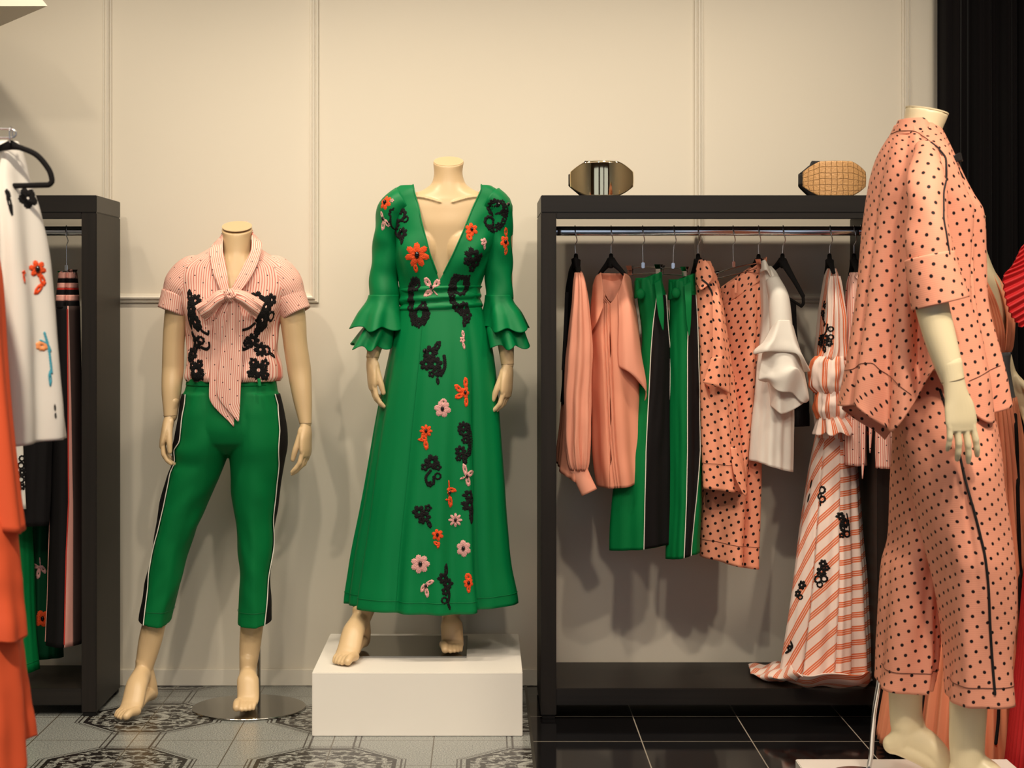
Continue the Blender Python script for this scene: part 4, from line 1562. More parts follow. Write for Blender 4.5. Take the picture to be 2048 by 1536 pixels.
def hook_path(x, yaw=0.0, neck=None, y=None, z=None):
    y = RY if y is None else y
    z = RAIL_Z if z is None else z
    pts = [(x, y + 0.0135, z - 0.006), (x, y + 0.0125, z + 0.008), (x, y, z + 0.0163), (x, y - 0.0125, z + 0.006), (x + 0.002, y - 0.0145, z - 0.012),
           (x + 0.006, y - 0.006, z - 0.030), (x, y, z - 0.046)]
    if neck is not None:
        pts.append(tuple(neck))
    return pts


def hanger(label, hx, neck, left, right, bar=True, r=0.0062, name='clothes_hanger', group=None):
    """black flocked hanger; left/right are arm ends (px,py,Y)"""
    n = P(neck[0], neck[1], RY)
    h = thing(name, label, 'clothes hanger', tuple(n), group)
    tube('hook', hook_path((hx - CX) * RY / F, neck=n), 0.0016, 'chrome', h, nseg=8, n=60)
    a, b = P(*left), P(*right)
    V, Fc = [], []
    def add(vf):
        q = len(V)
        V.extend(vf[0])
        Fc.extend(tuple(i + q for i in c) for c in vf[1])
    add(tube_vf([n + Vector((0, 0, 0.002)), n + Vector((0, 0, -0.03))], [0.0065, 0.009], 14, 8))
    c = n + Vector((0, 0, -0.022))
    for e in (a, b):
        m1 = c.lerp(e, 0.30) + Vector((0, 0, 0.006 - 0.10 * (c.z - e.z) * 0))
        m2 = c.lerp(e, 0.68) + Vector((0, 0, 0.004))
        add(tube_vf([c + Vector((0, 0, 0.008)), m1, m2, e], [(0.006, 0.0135), (0.006, 0.010), (0.0055, 0.0075), (0.005, 0.0065)], 12, 30, side=(e - a if False else Vector((0, 1, 0)))))
    if bar:
        dz = Vector((0, 0, -0.035))
        k1, k2 = a + dz + (b - a) * 0.05, b + dz - (b - a) * 0.05
        add(tube_vf([a, a + dz * 0.6 - (b - a) * 0.012, k1], [0.005] * 3, 10, 14))
        add(tube_vf([b, b + dz * 0.6 + (b - a) * 0.012, k2], [0.005] * 3, 10, 14))
        add(tube_vf([k1, k1.lerp(k2, 0.5), k2], [0.0045] * 3, 10, 14))
    link('shoulder_body', mesh_from('shoulder_body', V, Fc), 'velvet', h)
    return h


def clip_hanger(label, hx, neck, left, right, group=None):
    """chrome skirt hanger with two clips"""
    n = P(neck[0], neck[1], RY)
    h = thing('clip_hanger', label, 'clothes hanger', tuple(n), group)
    tube('hook', hook_path((hx - CX) * RY / F, neck=n), 0.0016, 'chrome', h, nseg=8, n=60)
    boxes('hook_mount', [(n.x - .005, n.x + .005, n.y - .005, n.y + .005, n.z - .010, n.z + .008)], 'chrome', h, bevel=0.0015)
    a, b = P(*left), P(*right)
    d = (b - a).normalized()
    for dz in (0.0, -0.017):
        tube('bar', [a + Vector((0, 0, dz)), n.lerp((a + b) / 2, 0.6) * 0 + (a + b) / 2 + Vector((0, 0, dz + (0.004 if dz == 0 else 0.0))), b + Vector((0, 0, dz))], 0.0018, 'chrome', h, nseg=8, n=24)
    for e, s in ((a, 1), (b, -1)):
        p = e + d * s * 0.008
        V, Fc = [], []
        for (w0, w1, z0, z1, dy) in ((0.010, 0.008, 0.010, -0.020, -0.006), (0.010, 0.008, 0.010, -0.020, 0.006)):
            q = len(V)
            tw = Vector((d.x, d.y, 0)).normalized()
            nn = Vector((tw.y, -tw.x, 0))
            for (w, z, k) in ((w0, z0, 1.7), (w1, -0.004, 0.5), (w1, z1, 0.35)):
                for sx in (-1, 1):
                    for t in (0.0, 1.0):
                        V.append(p + tw * (sx * w) + nn * (dy * k + (0.0015 if dy > 0 else -0.0015) * t) + Vector((0, 0, z)))
            for k in range(2):
                o = q + k * 4
                Fc += [(o, o + 2, o + 6, o + 4), (o + 1, o + 5, o + 7, o + 3), (o, o + 4, o + 5, o + 1), (o + 2, o + 3, o + 7, o + 6)]
            Fc += [(q, q + 1, q + 3, q + 2), (q + 8, q + 10, q + 11, q + 9)]
        link('clip', mesh_from('clip', V, Fc, smooth=False), 'chrome', h)
    return h


def drape(n, amp, ph=0.0, p=0.8, seed=0.0, nz=0.003):
    def f(th, t):
        return amp * (t ** p) * (0.7 * sin(n * th + ph + 0.6 * sin(2 * th + ph)) + 0.3 * sin((2 * n + 1) * th + 2 * ph)) + nz * noise.noise(Vector((th * 2.2 + seed, t * 6, seed)))
    return f


def G(name, label, cat, at, group=None):
    return thing(name, label, cat, tuple(P(*at)), group)


# hangers, from the left end of the rail
hanger('black velvet hanger at the left end of the right rack holding the black top', 1150, (1152, 512), (1146, 556, RY + .12), (1158, 552, RY - .10), bar=False)
hanger('black velvet hanger showing its arms above the salmon pleated blouse', 1222, (1222, 512), (1199, 549, RY + .04), (1249, 549, RY - .03), bar=False)
clip_hanger('chrome clip hanger holding the left pair of green wide trousers', 1285, (1286, 530), (1256, 538, RY + .03), (1322, 535, RY - .03))
clip_hanger('chrome clip hanger holding the green trousers beside the polka dot shirt', 1348, (1346, 531), (1317, 537, RY + .03), (1374, 540, RY - .03))
hanger('black velvet hanger inside the collar of the polka dot shirt', 1396, (1396, 512), (1384, 552, RY + .06), (1428, 556, RY - .04), bar=False)
clip_hanger('chrome clip hanger tilted above the polka dot trousers', 1466, (1467, 528), (1426, 549, RY + .06), (1524, 524, RY - .07))
hanger('black velvet hanger inside the neck of the white ruffled blouse', 1517, (1517, 513), (1500, 540, RY + .08), (1546, 552, RY - .05), bar=False)
hanger('black velvet hanger with one bare shoulder to the right of the white blouse', 1566, (1565, 512), (1538, 548, RY + .06), (1606, 592, RY - .06))
hanger('black velvet hanger holding the orange striped dress', 1660, (1659, 512), (1652, 548, RY + .05), (1667, 545, RY - .07), bar=False)
hanger('black velvet hanger behind the polka dot mannequin holding the pink pinstriped blouse', 1708, (1708, 512), (1700, 552, RY + .04), (1714, 546, RY - .08), bar=False)


# ---- black top at the left end
def black_top():
    g = G('sleeveless_top', 'black top hanging behind the salmon shirt at the left end of the rack', 'top', (1140, 650, RY))
    S = Surf(rows_px(RY + .03, [(522, 1146, 1158, .02), (545, 1136, 1162, .06), (590, 1130, 1160, .10), (640, 1129, 1156, .11), (720, 1127, 1152, .11), (806, 1122, 1146, .11)]), fold=drape(5, .006, 1.0))
    skin('body', S, 'black', g, nu=72, nv=50)
    tube('shoulder_strap', [P(1134, 585, RY - .08), P(1131, 660, RY - .085), P(1127, 740, RY - .085)], [(.006, .0015)] * 3, 'black', g)
    patch('collar', [[(1143, 518, RY - .02), (1150, 515, RY - .04), (1161, 520, RY - .03)], [(1146, 540, RY - .03), (1153, 535, RY - .06), (1160, 538, RY - .05)]], 'black', g, 10, 8)


black_top()


# ---- salmon shirt with long cuffed sleeve
def salmon_shirt():
    g = G('shirt', 'salmon chiffon shirt with long gathered sleeve and cuff at the left end of the rack', 'shirt', (1155, 750, RY))
    S = Surf(rows_px(RY - .03, [(542, 1152, 1162, .02), (560, 1146, 1168, .05), (620, 1142, 1178, .07), (720, 1134, 1180, .085), (850, 1122, 1180, .09), (945, 1113, 1172, .095)]), fold=drape(6, .007, .5, seed=3),
             zf=lambda th, t: -0.030 * t ** 3 * sin(th * 1.0 + .6))
    skin('body', S, 'salmon', g, nu=90, nv=60)
    Y = RY - .115
    def fs(th, t):
        return (0.0065 * sin(7 * th + 1.0 + 2 * t) * (0.35 + t) * (1 - gauss(t, 1, .12) * .6) + 0.0035 * sin(19 * th) * gauss(t, .95, .10) + 0.003 * noise.noise(Vector((th * 2, t * 6, 9))))
    A = Surf(rows_px(Y, [(545, 1151, 1164, .012), (560, 1149, 1169, .022), (610, 1144, 1176, .034), (680, 1137, 1183, .040), (720, 1134, 1183, .042), (800, 1131, 1179, .042), (880, 1132, 1178, .040), (925, 1137, 1176, .034), (940, 1143, 1173, .026)]), fold=fs)
    skin('sleeve', A, 'salmon_l', g, nu=110, nv=80)
    p, r = tube_px([(1156, 936, Y, 16.5, .7), (1167, 960, Y - .004, 16, .7), (1179, 985, Y - .008, 16, .7)])
    v, f = tube_vf(p, r, 40, 14, cap=False)
    o = link('cuff', mesh_from('cuff', v, f), 'salmon_l', g)
    solidify(o, .0025, 0)


salmon_shirt()


# ---- salmon pleated blouse
def salmon_blouse():
    g = G('blouse', 'salmon blouse with scooped neck centre pleats and draped flounce sleeve on the rack', 'blouse', (1230, 760, RY))
    def f(th, t):
        a = wrapd(th)
        d = 0.010 * t * (sin(8 * th + 1) * .5 + .4 * sin(5 * th + 2.2))
        for c in (-.52, -.40, -.27):
            d -= 0.012 * gauss(a, c + .06 * t, .035) * (1 - .2 * t)
        return d + .003 * noise.noise(Vector((th * 2, t * 5, 4)))
    S = Surf(rows_px(RY - .02, [(546, 1202, 1250, .035), (556, 1194, 1257, .045), (585, 1186, 1264, .060), (640, 1180, 1272, .075), (720, 1180, 1280, .085), (820, 1184, 1283, .09), (900, 1188, 1288, .095), (946, 1194, 1292, .10), (962, 1197, 1293, .10)]), fold=f,
             zf=lambda th, t: -.016 * t ** 6 * cos(th + .9))
    vL = S.edge([(1201, 546), (1204, 575), (1210, 597), (1217, 606), (1218, 607), (1218, 999)])
    vR = S.edge([(1249, 546), (1243, 565), (1234, 585), (1226, 600), (1218.5, 607), (1218.5, 999)])
    skin('body', S, 'salmon', g, nu=170, nv=90, a0=lambda t: vR(t), a1=lambda t: 2 * PI + vL(t))
    Yf = RY - .105
    patch('flounce_sleeve', [[(1236, 590, Yf + .02), (1243, 565, Yf + .018), (1250, 547, Yf + .045), (1258, 552, Yf + .075), (1262, 560, Yf + .11)],
                             [(1238, 640, Yf - .004), (1247, 630, Yf - .012), (1259, 620, Yf - .006), (1270, 630, Yf + .03), (1275, 640, Yf + .09)],
                             [(1236, 700, Yf - .008), (1250, 700, Yf - .022), (1266, 690, Yf - .018), (1280, 705, Yf + .015), (1284, 715, Yf + .08)],
                             [(1238, 732, Yf - .008), (1254, 740, Yf - .024), (1272, 752, Yf - .024), (1290, 772, Yf + .004), (1295, 790, Yf + .05)],
                             [(1240, 735, Yf - .004), (1258, 744, Yf - .02), (1276, 762, Yf - .016), (1293, 790, Yf + .01), (1278, 822, Yf + .045)]], 'salmon_l', g, 40, 50, .002,
          lambda u, v: Vector((0, .004 * sin(11 * u + 3 * v), 0)))
    patch('shoulder_fold', [[(1202, 545, RY - .05), (1192, 553, RY - .035), (1186, 570, RY - .0)], [(1207, 585, RY - .085), (1196, 600, RY - .09), (1182, 620, RY - .05)], [(1206, 615, RY - .098), (1196, 640, RY - .100), (1180, 668, RY - .06)]],
          'salmon', g, 20, 24, .002)
    patch('inner_facing', [[(1203, 548, RY + .02), (1222, 560, RY + .03), (1247, 548, RY + .02)], [(1206, 580, RY - .0), (1222, 604, RY - .01), (1240, 580, RY - .0)]], 'salmon_l', g, 14, 14, .002)


salmon_blouse()


# ---- two pairs of green wide trousers
def green_trousers(label, rows, sl, sr, ties, Y, seed, knot):
    g = G('trousers', label, 'trousers', (rows[3][1], rows[3][0], Y))
    S = Surf(rows_px(Y, rows), fold=drape(5, .008, seed, seed=seed), zf=lambda th, t: .010 * t ** 5 * sin(th))
    skin('leg_cloth', S, 'green', g, nu=120, nv=90)
    eL, eR = S.edge(sl), S.edge(sr)
    t0 = S.t_at_z(ZZ(sl[0][1], Y))
    o = skin('side_stripe', S, 'black', g, nu=20, nv=90, a0=lambda t: eL(t), a1=lambda t: max(eR(t), eL(t) + .02), t0=t0, t1=.998, off=.0025, th=.0015)
    o['label'] = 'broad black stripe down the leg'
    for e in (eL, eR):
        pts = [S.pt(e(t), t, .003) for t in np.linspace(t0, .998, 80)]
        tube('piping', pts, .0014, 'piping', g, nseg=8, n=80)
    py, xl, xr, ry = rows[0]
    W = Surf(rows_px(Y, [(py - 3, xl, xr, ry + .002), (py + 14, xl, xr + 1, ry + .004), (py + 32, xl - 1, xr + 3, ry + .006)]), fold=lambda th, t: .003 * sin(9 * th), zf=lambda th, t: .014 * sin(th))
    skin('waistband', W, 'green', g, nu=90, nv=14, th=.003)
    for q in ties:
        patch('tie_belt', q, 'green', g, 8, 30, .0025)
    kx_, ky_ = knot
    v, f = blob_vf(P(kx_, ky_, Y - rows[0][3] - .012), (.014, .009, .017))
    link('belt_knot', mesh_from('belt_knot', v, f), 'green', g)
    return g


Yt = RY - .03
green_trousers('green wide trousers with black side stripe hanging left of the matching pair', [(556, 1270, 1322, .04), (600, 1276, 1333, .055), (680, 1283, 1339, .062), (760, 1276, 1339, .066), (850, 1254, 1339, .07), (950, 1228, 1340, .078), (1060, 1217, 1342, .082), (1092, 1217, 1342, .082)],
               [(1312, 590), (1306, 640), (1301, 700), (1296, 800), (1290, 900), (1287, 1000), (1285, 1100)], [(1330, 590), (1338, 700), (1338, 800), (1338, 900), (1339, 1000), (1341, 1100)],
               [[[(1308, 565, Yt - .055), (1321, 558, Yt - .055)], [(1313, 600, Yt - .082), (1326, 595, Yt - .080)], [(1317, 632, Yt - .084), (1328, 630, Yt - .082)], [(1325, 660, Yt - .082), (1327, 661, Yt - .082)]]], Yt, 1.2, (1281, 588))
Yt2 = RY - .05
green_trousers('green wide trousers with black side stripe hanging right of the matching pair beside polka dots', [(559, 1338, 1388, .04), (600, 1340, 1394, .05), (700, 1339, 1399, .055), (800, 1340, 1400, .058), (900, 1341, 1400, .06), (1000, 1340, 1400, .064), (1104, 1334, 1396, .068), (1110, 1334, 1396, .068)],
               [(1376, 590), (1373, 700), (1373, 800), (1373, 900), (1371, 1000), (1366, 1112)], [(1390, 590), (1395, 700), (1397, 800), (1397, 900), (1392, 1000), (1382, 1112)],
               [[[(1368, 570, Yt2 - .055), (1384, 562, Yt2 - .05)], [(1371, 610, Yt2 - .070), (1383, 606, Yt2 - .066)], [(1373, 640, Yt2 - .072), (1382, 640, Yt2 - .068)], [(1377, 672, Yt2 - .070), (1379, 672, Yt2 - .070)]]], Yt2, 2.4, (1352, 586))


# ---- polka dot trousers and shirt
def polka_trousers():
    Y = RY + .02
    g = G('trousers', 'salmon polka dot trousers hanging from the tilted clip hanger behind the polka dot shirt', 'trousers', (1480, 800, Y))
    def f(th, t):
        a = wrapd(th)
        return .007 * sin(6 * th + 1.0) * (.2 + t) - .022 * gauss(a, .62, .10) * t ** .8 + .012 * gauss(a, .25, .2) * t + .003 * noise.noise(Vector((th * 2, t * 6, 3)))
    S = Surf(rows_px(Y, [(556, 1440, 1531, .045), (575, 1440, 1531, .05), (650, 1446, 1530, .065), (750, 1448, 1526, .07), (850, 1436, 1521, .074), (950, 1410, 1518, .078), (1050, 1397, 1515, .08), (1118, 1395, 1513, .082), (1122, 1395, 1513, .082)]), fold=f,
             zf=lambda th, t: .050 * sin(th) * (1 - t) ** 3 * (th > -9) - .020 * sin(th) * t ** 6, shear=.25)
    skin('leg_cloth', S, 'polka_r', g, nu=140, nv=100)
    W = Surf(rows_px(Y, [(546, 1439, 1532, .047), (562, 1440, 1532, .050), (582, 1440, 1532, .055)]), zf=lambda th, t: .050 * sin(th), shear=.25)
    skin('waistband', W, 'polka_r', g, nu=100, nv=12, th=.003)
    for t in (.93,):
        pts = [S.pt(-1.5 + 3.0 * k / 60, t, .0015) for k in range(61)]
        tube('hem_stitch', pts, .0006, 'seam', g, nseg=6, n=61)
    patch('belt_loop', [[(1469, 558, Y - .058), (1474, 557, Y - .058)], [(1469, 588, Y - .066), (1474, 587, Y - .066)]], 'polka_r', g, 4, 8, .003)


polka_trousers()


def polka_shirt():
    Y = RY - .055
    g = G('shirt', 'salmon polka dot shirt with black piping hanging in front of the polka dot trousers', 'shirt', (1430, 760, Y))
    def f(th, t):
        a = wrapd(th)
        return .009 * sin(5 * th + .5) * t - .016 * gauss(a, .55, .12) * max(0, t - .35) + .003 * noise.noise(Vector((th * 2, t * 6, 13)))
    S = Surf(rows_px(Y, [(522, 1398, 1420, .02), (535, 1393, 1426, .035), (570, 1391, 1438, .05), (630, 1392, 1448, .06), (700, 1396, 1458, .065), (800, 1399, 1470, .07), (900, 1402, 1480, .074), (978, 1405, 1488, .078)]), fold=f,
             zf=lambda th, t: -.006 * t ** 4 * sin(th))
    skin('body', S, 'polka_r', g, nu=140, nv=90)
    Yc = Y - .045
    patch('collar', [[(1398, 520, Yc + .03), (1408, 519, Yc), (1419, 530, Yc - .01)], [(1392, 545, Yc + .01), (1410, 548, Yc - .02), (1426, 552, Yc - .018)], [(1394, 570, Yc), (1402, 580, Yc - .024), (1414, 572, Yc - .026)]], 'polka_r', g, 14, 18, .003)
    bv = bvh_of([o for o in g.children])
    strip_on('piping', bv, [(1405, 560), (1416, 570), (1425, 590), (1429, 612), (1435, 628)], .006, 'dot_black', g, .002)['label'] = 'black piping along the front edge'
    Ys = Y - .075
    # short sleeve hanging with its cuff turned to the viewer
    patch('sleeve', [[(1424, 560, Ys + .03), (1434, 570, Ys + .02), (1442, 590, Ys + .035)], [(1425, 640, Ys), (1440, 640, Ys - .012), (1452, 650, Ys + .02)], [(1424, 715, Ys - .006), (1441, 715, Ys - .022), (1458, 726, Ys + .012)],
                     [(1408, 762, Ys - .004), (1432, 772, Ys - .026), (1458, 786, Ys + .004)]], 'polka_r', g, 24, 40, .002)
    patch('cuff', [[(1423, 716, Ys - .010), (1440, 713, Ys - .027), (1458, 727, Ys + .008)], [(1406, 766, Ys - .008), (1432, 772, Ys - .031), (1459, 787, Ys + .001)]], 'polka_r', g, 20, 14, .003)
    patch('cuff', [[(1408, 766, Ys - .004), (1420, 772, Ys + .02), (1456, 786, Ys + .012)], [(1420, 800, Ys + .02), (1434, 806, Ys + .03), (1448, 800, Ys + .026)], [(1438, 826, Ys + .03), (1441, 826, Ys + .03), (1444, 824, Ys + .03)]], 'polka_r', g, 14, 14, .002)
    patch('side_vent', [[(1461, 895, Y - .078), (1466, 893, Y - .077), (1472, 895, Y - .074)], [(1466, 940, Y - .084), (1478, 945, Y - .080), (1488, 950, Y - .068)], [(1484, 985, Y - .082), (1491, 992, Y - .078), (1494, 988, Y - .07)]], 'polka_r', g, 12, 20, .003)
    for t in (.885,):
        pts = [S.pt(-1.5 + 2.4 * k / 50, t, .0015) for k in range(51)]
        tube('hem_stitch', pts, .0006, 'seam', g, nseg=6, n=51)


polka_shirt()


# ---- white blouse with ruffled sleeves
def white_blouse():
    Y = RY - .03
    g = G('blouse', 'white blouse with stacked ruffle sleeve hanging in the middle of the rack', 'blouse', (1545, 750, Y))
    S = Surf(rows_px(Y, [(532, 1521, 1541, .03), (545, 1520, 1552, .045), (580, 1521, 1566, .06), (640, 1520, 1576, .07), (720, 1512, 1582, .075), (820, 1503, 1585, .08), (880, 1498, 1584, .084), (930, 1495, 1583, .088)]), fold=drape(6, .008, 2.0, seed=6),
             zf=lambda th, t: -.020 * t ** 5 * sin(th))
    skin('body', S, 'white', g, nu=110, nv=80)
    patch('collar', [[(1519, 526, Y - .02), (1529, 520, Y - .05), (1540, 540, Y - .045)], [(1521, 545, Y - .04), (1532, 540, Y - .066), (1543, 556, Y - .055)]], 'white', g, 14, 8, .003)
    Yu = Y - .085
    p, r = tube_px([(1545, 560, Yu + .05, 14, 1.2), (1558, 600, Yu + .02, 20, 1.2), (1562, 650, Yu + .005, 22, 1.1), (1564, 700, Yu, 25, 1.0)])
    v, f = tube_vf(p, r, 40, 30, cap=False)
    solidify(link('sleeve', mesh_from('sleeve', v, f), 'white', g), .002, 0)
    w = lambda u, v: Vector((0, -.012 * v * sin(9 * u + .5), 0))
    patch('sleeve_ruffle', [[(1545, 652, Yu - .012), (1560, 640, Yu - .042), (1576, 640, Yu - .042), (1586, 652, Yu - .014)],
                            [(1526, 684, Yu - .018), (1552, 676, Yu - .062), (1582, 680, Yu - .060), (1602, 705, Yu - .02)],
                            [(1506, 706, Yu - .01), (1540, 700, Yu - .074), (1588, 702, Yu - .070), (1620, 742, Yu - .02)],
                            [(1507, 709, Yu - .01), (1540, 703, Yu - .072), (1588, 706, Yu - .068), (1608, 744, Yu - .01)]], 'white', g, 50, 36, .002, w)
    w2 = lambda u, v: Vector((0, -.012 * v * sin(13 * u + 2.0), .006 * v * sin(13 * u)))
    patch('sleeve_ruffle', [[(1526, 700, Yu - .006), (1555, 695, Yu - .05), (1584, 700, Yu - .05), (1604, 725, Yu)],
                            [(1520, 735, Yu - .02), (1552, 740, Yu - .064), (1584, 735, Yu - .068), (1612, 765, Yu - .01)],
                            [(1516, 758, Yu - .02), (1548, 757, Yu - .072), (1590, 738, Yu - .078), (1617, 800, Yu - .02)],
                            [(1530, 764, Yu - .01), (1550, 775, Yu - .06), (1584, 790, Yu - .06), (1612, 806, Yu - .01)]], 'white', g, 50, 36, .002, w2)
    patch('sleeve_ruffle', [[(1530, 745, Yu + .01), (1560, 740, Yu - .035), (1600, 750, Yu - .01)],
                            [(1540, 790, Yu), (1562, 792, Yu - .04), (1608, 780, Yu - .012)],
                            [(1541, 812, Yu), (1565, 828, Yu - .042), (1616, 800, Yu - .012)]], 'white', g, 40, 26, .002, lambda u, v: Vector((0, -.008 * v * sin(10 * u), 0)))


white_blouse()


# ---- black garment beyond the white blouse
def black_garment():
    Y = RY + .05
    g = G('camisole', 'black camisole with a narrow strap hanging behind the white ruffled blouse', 'top', (1595, 720, Y))
    patch('shoulder_strap', [[(1580, 600, Y), (1592, 604, Y)], [(1585, 660, Y), (1594, 660, Y)], [(1588, 720, Y), (1600, 720, Y)]], 'black', g, 6, 24, .003)
    S = Surf(rows_px(Y, [(712, 1572, 1601, .03), (760, 1566, 1612, .05), (810, 1562, 1617, .055), (851, 1560, 1617, .058)]), fold=drape(5, .004, 1.1))
    skin('body', S, 'black', g, nu=70, nv=30)


black_garment()


# ---- orange striped long dress
def striped_dress():
    Y = RY - .01
    g = G('dress', 'white and orange striped long dress with puffed sleeves pooling on the rack shelf', 'dress', (1670, 900, Y))
    B = Surf(rows_px(Y, [(537, 1655, 1672, .03), (550, 1650, 1676, .045), (590, 1642, 1684, .06), (650, 1634, 1694, .07), (720, 1628, 1700, .075), (800, 1626, 1702, .075), (874, 1630, 1704, .07)]), fold=drape(5, .006, .4, seed=8))
    bo = skin('bodice', B, 'st_v', g, nu=100, nv=70, uvR=.075)
    Yp = Y - .085
    def puff(rows, ph):
        R = Surf(rows_px(Yp, rows), fold=lambda th, t: .003 * sin(17 * th + ph) + .004 * sin(6 * th + ph + 3 * t) + .006 * noise.noise(Vector((th * 2.5, t * 3, ph))))
        return skin('sleeve_puff', R, 'st_v', g, nu=110, nv=26, uvR=.062)
    pf = puff([(552, 1662, 1677, .012), (575, 1659, 1682, .020), (620, 1655, 1689, .030), (690, 1648, 1696, .036), (718, 1638, 1699, .038)], 1.0)
    puff([(712, 1634, 1700, .036), (724, 1622, 1706, .048), (748, 1617, 1709, .054), (770, 1619, 1706, .052), (786, 1632, 1700, .036)], 0.0)
    puff([(778, 1636, 1698, .034), (796, 1630, 1702, .046), (818, 1628, 1703, .050), (838, 1636, 1698, .036)], 2.0)
    R = Surf(rows_px(Yp, [(828, 1638, 1698, .034), (845, 1634, 1716, .048), (866, 1630, 1734, .060)]), fold=lambda th, t: .009 * t * sin(10 * th + 1), zf=lambda th, t: -.005 * t * sin(10 * th))
    skin('cuff_frill', R, 'st_v', g, nu=130, nv=16, uvR=.08)

    def f(th, t):
        a = wrapd(th)
        d = .008 * t * sin(9 * th + .5) + .004 * t * sin(17 * th)
        d -= .020 * t * gauss(a, -.72, .07)
        d -= .016 * t * gauss(a, .10, .06)
        d -= .018 * t * gauss(a, .62, .10)
        d += .012 * t * gauss(a, -.35, .2)
        return d + .004 * t * noise.noise(Vector((th * 2, t * 5, 21)))
    K = Surf(rows_px(Y, [(866, 1632, 1705, .065), (950, 1616, 1716, .085), (1050, 1602, 1722, .100, -.02), (1150, 1590, 1730, .105, -.05), (1250, 1576, 1736, .10, -.08), (1320, 1566, 1740, .095, -.09), (1352, 1560, 1741, .095, -.095)]), fold=f,
             zf=lambda th, t: -.008 * t ** 8 * (1 + sin(5 * th)) * .5)
    parts = []
    for (a, b, m) in ((-2.4, -.74, 'st_d'), (-.74, .08, 'st_e'), (.08, 1.9, 'st_h'), (1.9, 2 * PI - 2.4, 'st_h')):
        parts.append(skin('skirt_panel', K, m, g, nu=60, nv=110, a0=a, a1=b))
    # gathered hem lying on the shelf and the train to the left
    zsh = ZZ(1377, 5.40)
    def onsh(px, py, dz=.003):
        y = (H - zsh - dz) * F / (py - CY)
        return (px, py, y)
    rip = lambda u, v: Vector((0, 0, .004 * (1 + sin(12 * u + 3 * v)) + .003 * (1 + sin(21 * v))))
    patch('train', [[onsh(1496, 1334), onsh(1530, 1333), onsh(1572, 1326)], [onsh(1500, 1345), onsh(1540, 1344, .018), onsh(1580, 1335, .05)], [onsh(1502, 1354), onsh(1545, 1358, .02), onsh(1592, 1350, .05)], [onsh(1552, 1366), onsh(1575, 1368, .01), onsh(1606, 1362, .04)]],
          'st_d', g, 40, 40, .003, rip)
    patch('train', [[onsh(1570, 1352, .03), onsh(1640, 1352, .06), onsh(1720, 1350, .06), onsh(1744, 1345, .03)], [onsh(1575, 1366, .01), onsh(1640, 1368, .03), onsh(1715, 1368, .03), onsh(1745, 1358, .01)], [onsh(1585, 1371), onsh(1645, 1376, .006), onsh(1712, 1376, .005), onsh(1746, 1366)]],
          'st_h', g, 60, 24, .003, lambda u, v: Vector((0, 0, .004 * (1 + sin(19 * u + 2 * v)))))
    bv = bvh_of([bo, pf] + parts)
    mo = lambda *a, **k: lace_motif(g, bv, *a, **k)
    mo(1648, 630, [('o', 4, -18, 7), ('r', -4, -4, 7, 6, 0), ('l', 0, 6, 22, 8, 1.2), ('r', 6, 18, 6, 5, 0), ('c', [(-2, -28), (-4, -16)], 3)])
    mo(1653, 672, [('o', 8, -14, 6), ('r', -2, 4, 8, 6, 0), ('r', 4, 14, 8, 6, .3), ('o', 8, 2, 6), ('l', -4, 26, 16, 7, 1.5), ('c', [(2, -24), (0, -10), (-4, 2)], 4), ('r', -8, 14, 6, 5, 0)])
    mo(1642, 990, [('o', 0, -10, 9), ('o', 4, 8, 8), ('o', -4, 2, 7), ('l', 2, 18, 10, 4, 1.2)])
    mo(1688, 1048, [('r', -4, -16, 9, 6, 0), ('r', 4, -2, 11, 6, .5), ('l', -4, 8, 26, 10, 1.4), ('o', 4, 20, 8), ('c', [(10, -20), (11, 4), (10, 24)], 3), ('r', -8, 22, 6, 5, 0)])
    mo(1643, 1145, [('r', 2, -18, 9, 6, 0), ('r', 0, -2, 11, 6, .5), ('o', -6, 14, 9), ('o', 6, 12, 8), ('o', -2, 24, 7), ('r', 10, -10, 6, 5, 0)])
    mo(1602, 1178, [('r', 0, -8, 10, 6, 0), ('r', -6, 10, 9, 6, .4), ('o', 2, 16, 6)])
    mo(1580, 1296, [('r', 0, 0, 7, 6, 0), ('l', 4, -8, 16, 5, 1.0), ('l', -4, 8, 14, 5, -.6)])
    mo(1632, 975, [('l', -14, -6, 20, 4, 1.7), ('l', -16, 22, 20, 4, 1.7)])


striped_dress()


# ---- pink pinstriped blouse at the right end
def pin_blouse():
    Y = 5.52
    g = G('blouse', 'pink pinstriped blouse with hanging ties half hidden behind the polka dot mannequin', 'blouse', (1710, 850, Y))
    S = Surf(rows_px(Y, [(545, 1700, 1718, .03), (565, 1694, 1722, .05), (640, 1689, 1726, .07), (760, 1687, 1728, .075), (880, 1686, 1730, .075), (928, 1686, 1731, .078)]), fold=drape(6, .004, 1.7, seed=9))
    skin('body', S, 'pin', g, nu=100, nv=60, uvR=.045)
    A = Surf(rows_px(5.355, [(575, 1744, 1762, .012), (620, 1746, 1772, .022), (760, 1751, 1781, .026), (880, 1751, 1785, .028), (936, 1751, 1788, .029)]), fold=drape(5, .003, .7, seed=2))
    skin('sleeve', A, 'pin', g, nu=80, nv=60, uvR=.03)
    patch('shoulder', [[(1704, 548, Y - .01), (1712, 545, Y - .03)], [(1722, 566, 5.42), (1730, 562, 5.40)], [(1744, 590, 5.352), (1762, 582, 5.345)]], 'pin', g, 8, 20, .002)
    for (x, y1) in ((1740, 906), (1725, 958)):
        patch('tie_end', [[(x - 8, 620, Y - .14), (x + 6, 620, Y - .14)], [(x - 7, 800, Y - .145), (x + 6, 800, Y - .14)], [(x - 3, y1 - 60, Y - .14), (x + 5, y1 - 60, Y - .14)], [(x - 1, y1, Y - .14), (x + 1, y1, Y - .14)]], 'pin', g, 6, 40, .0025)


pin_blouse()


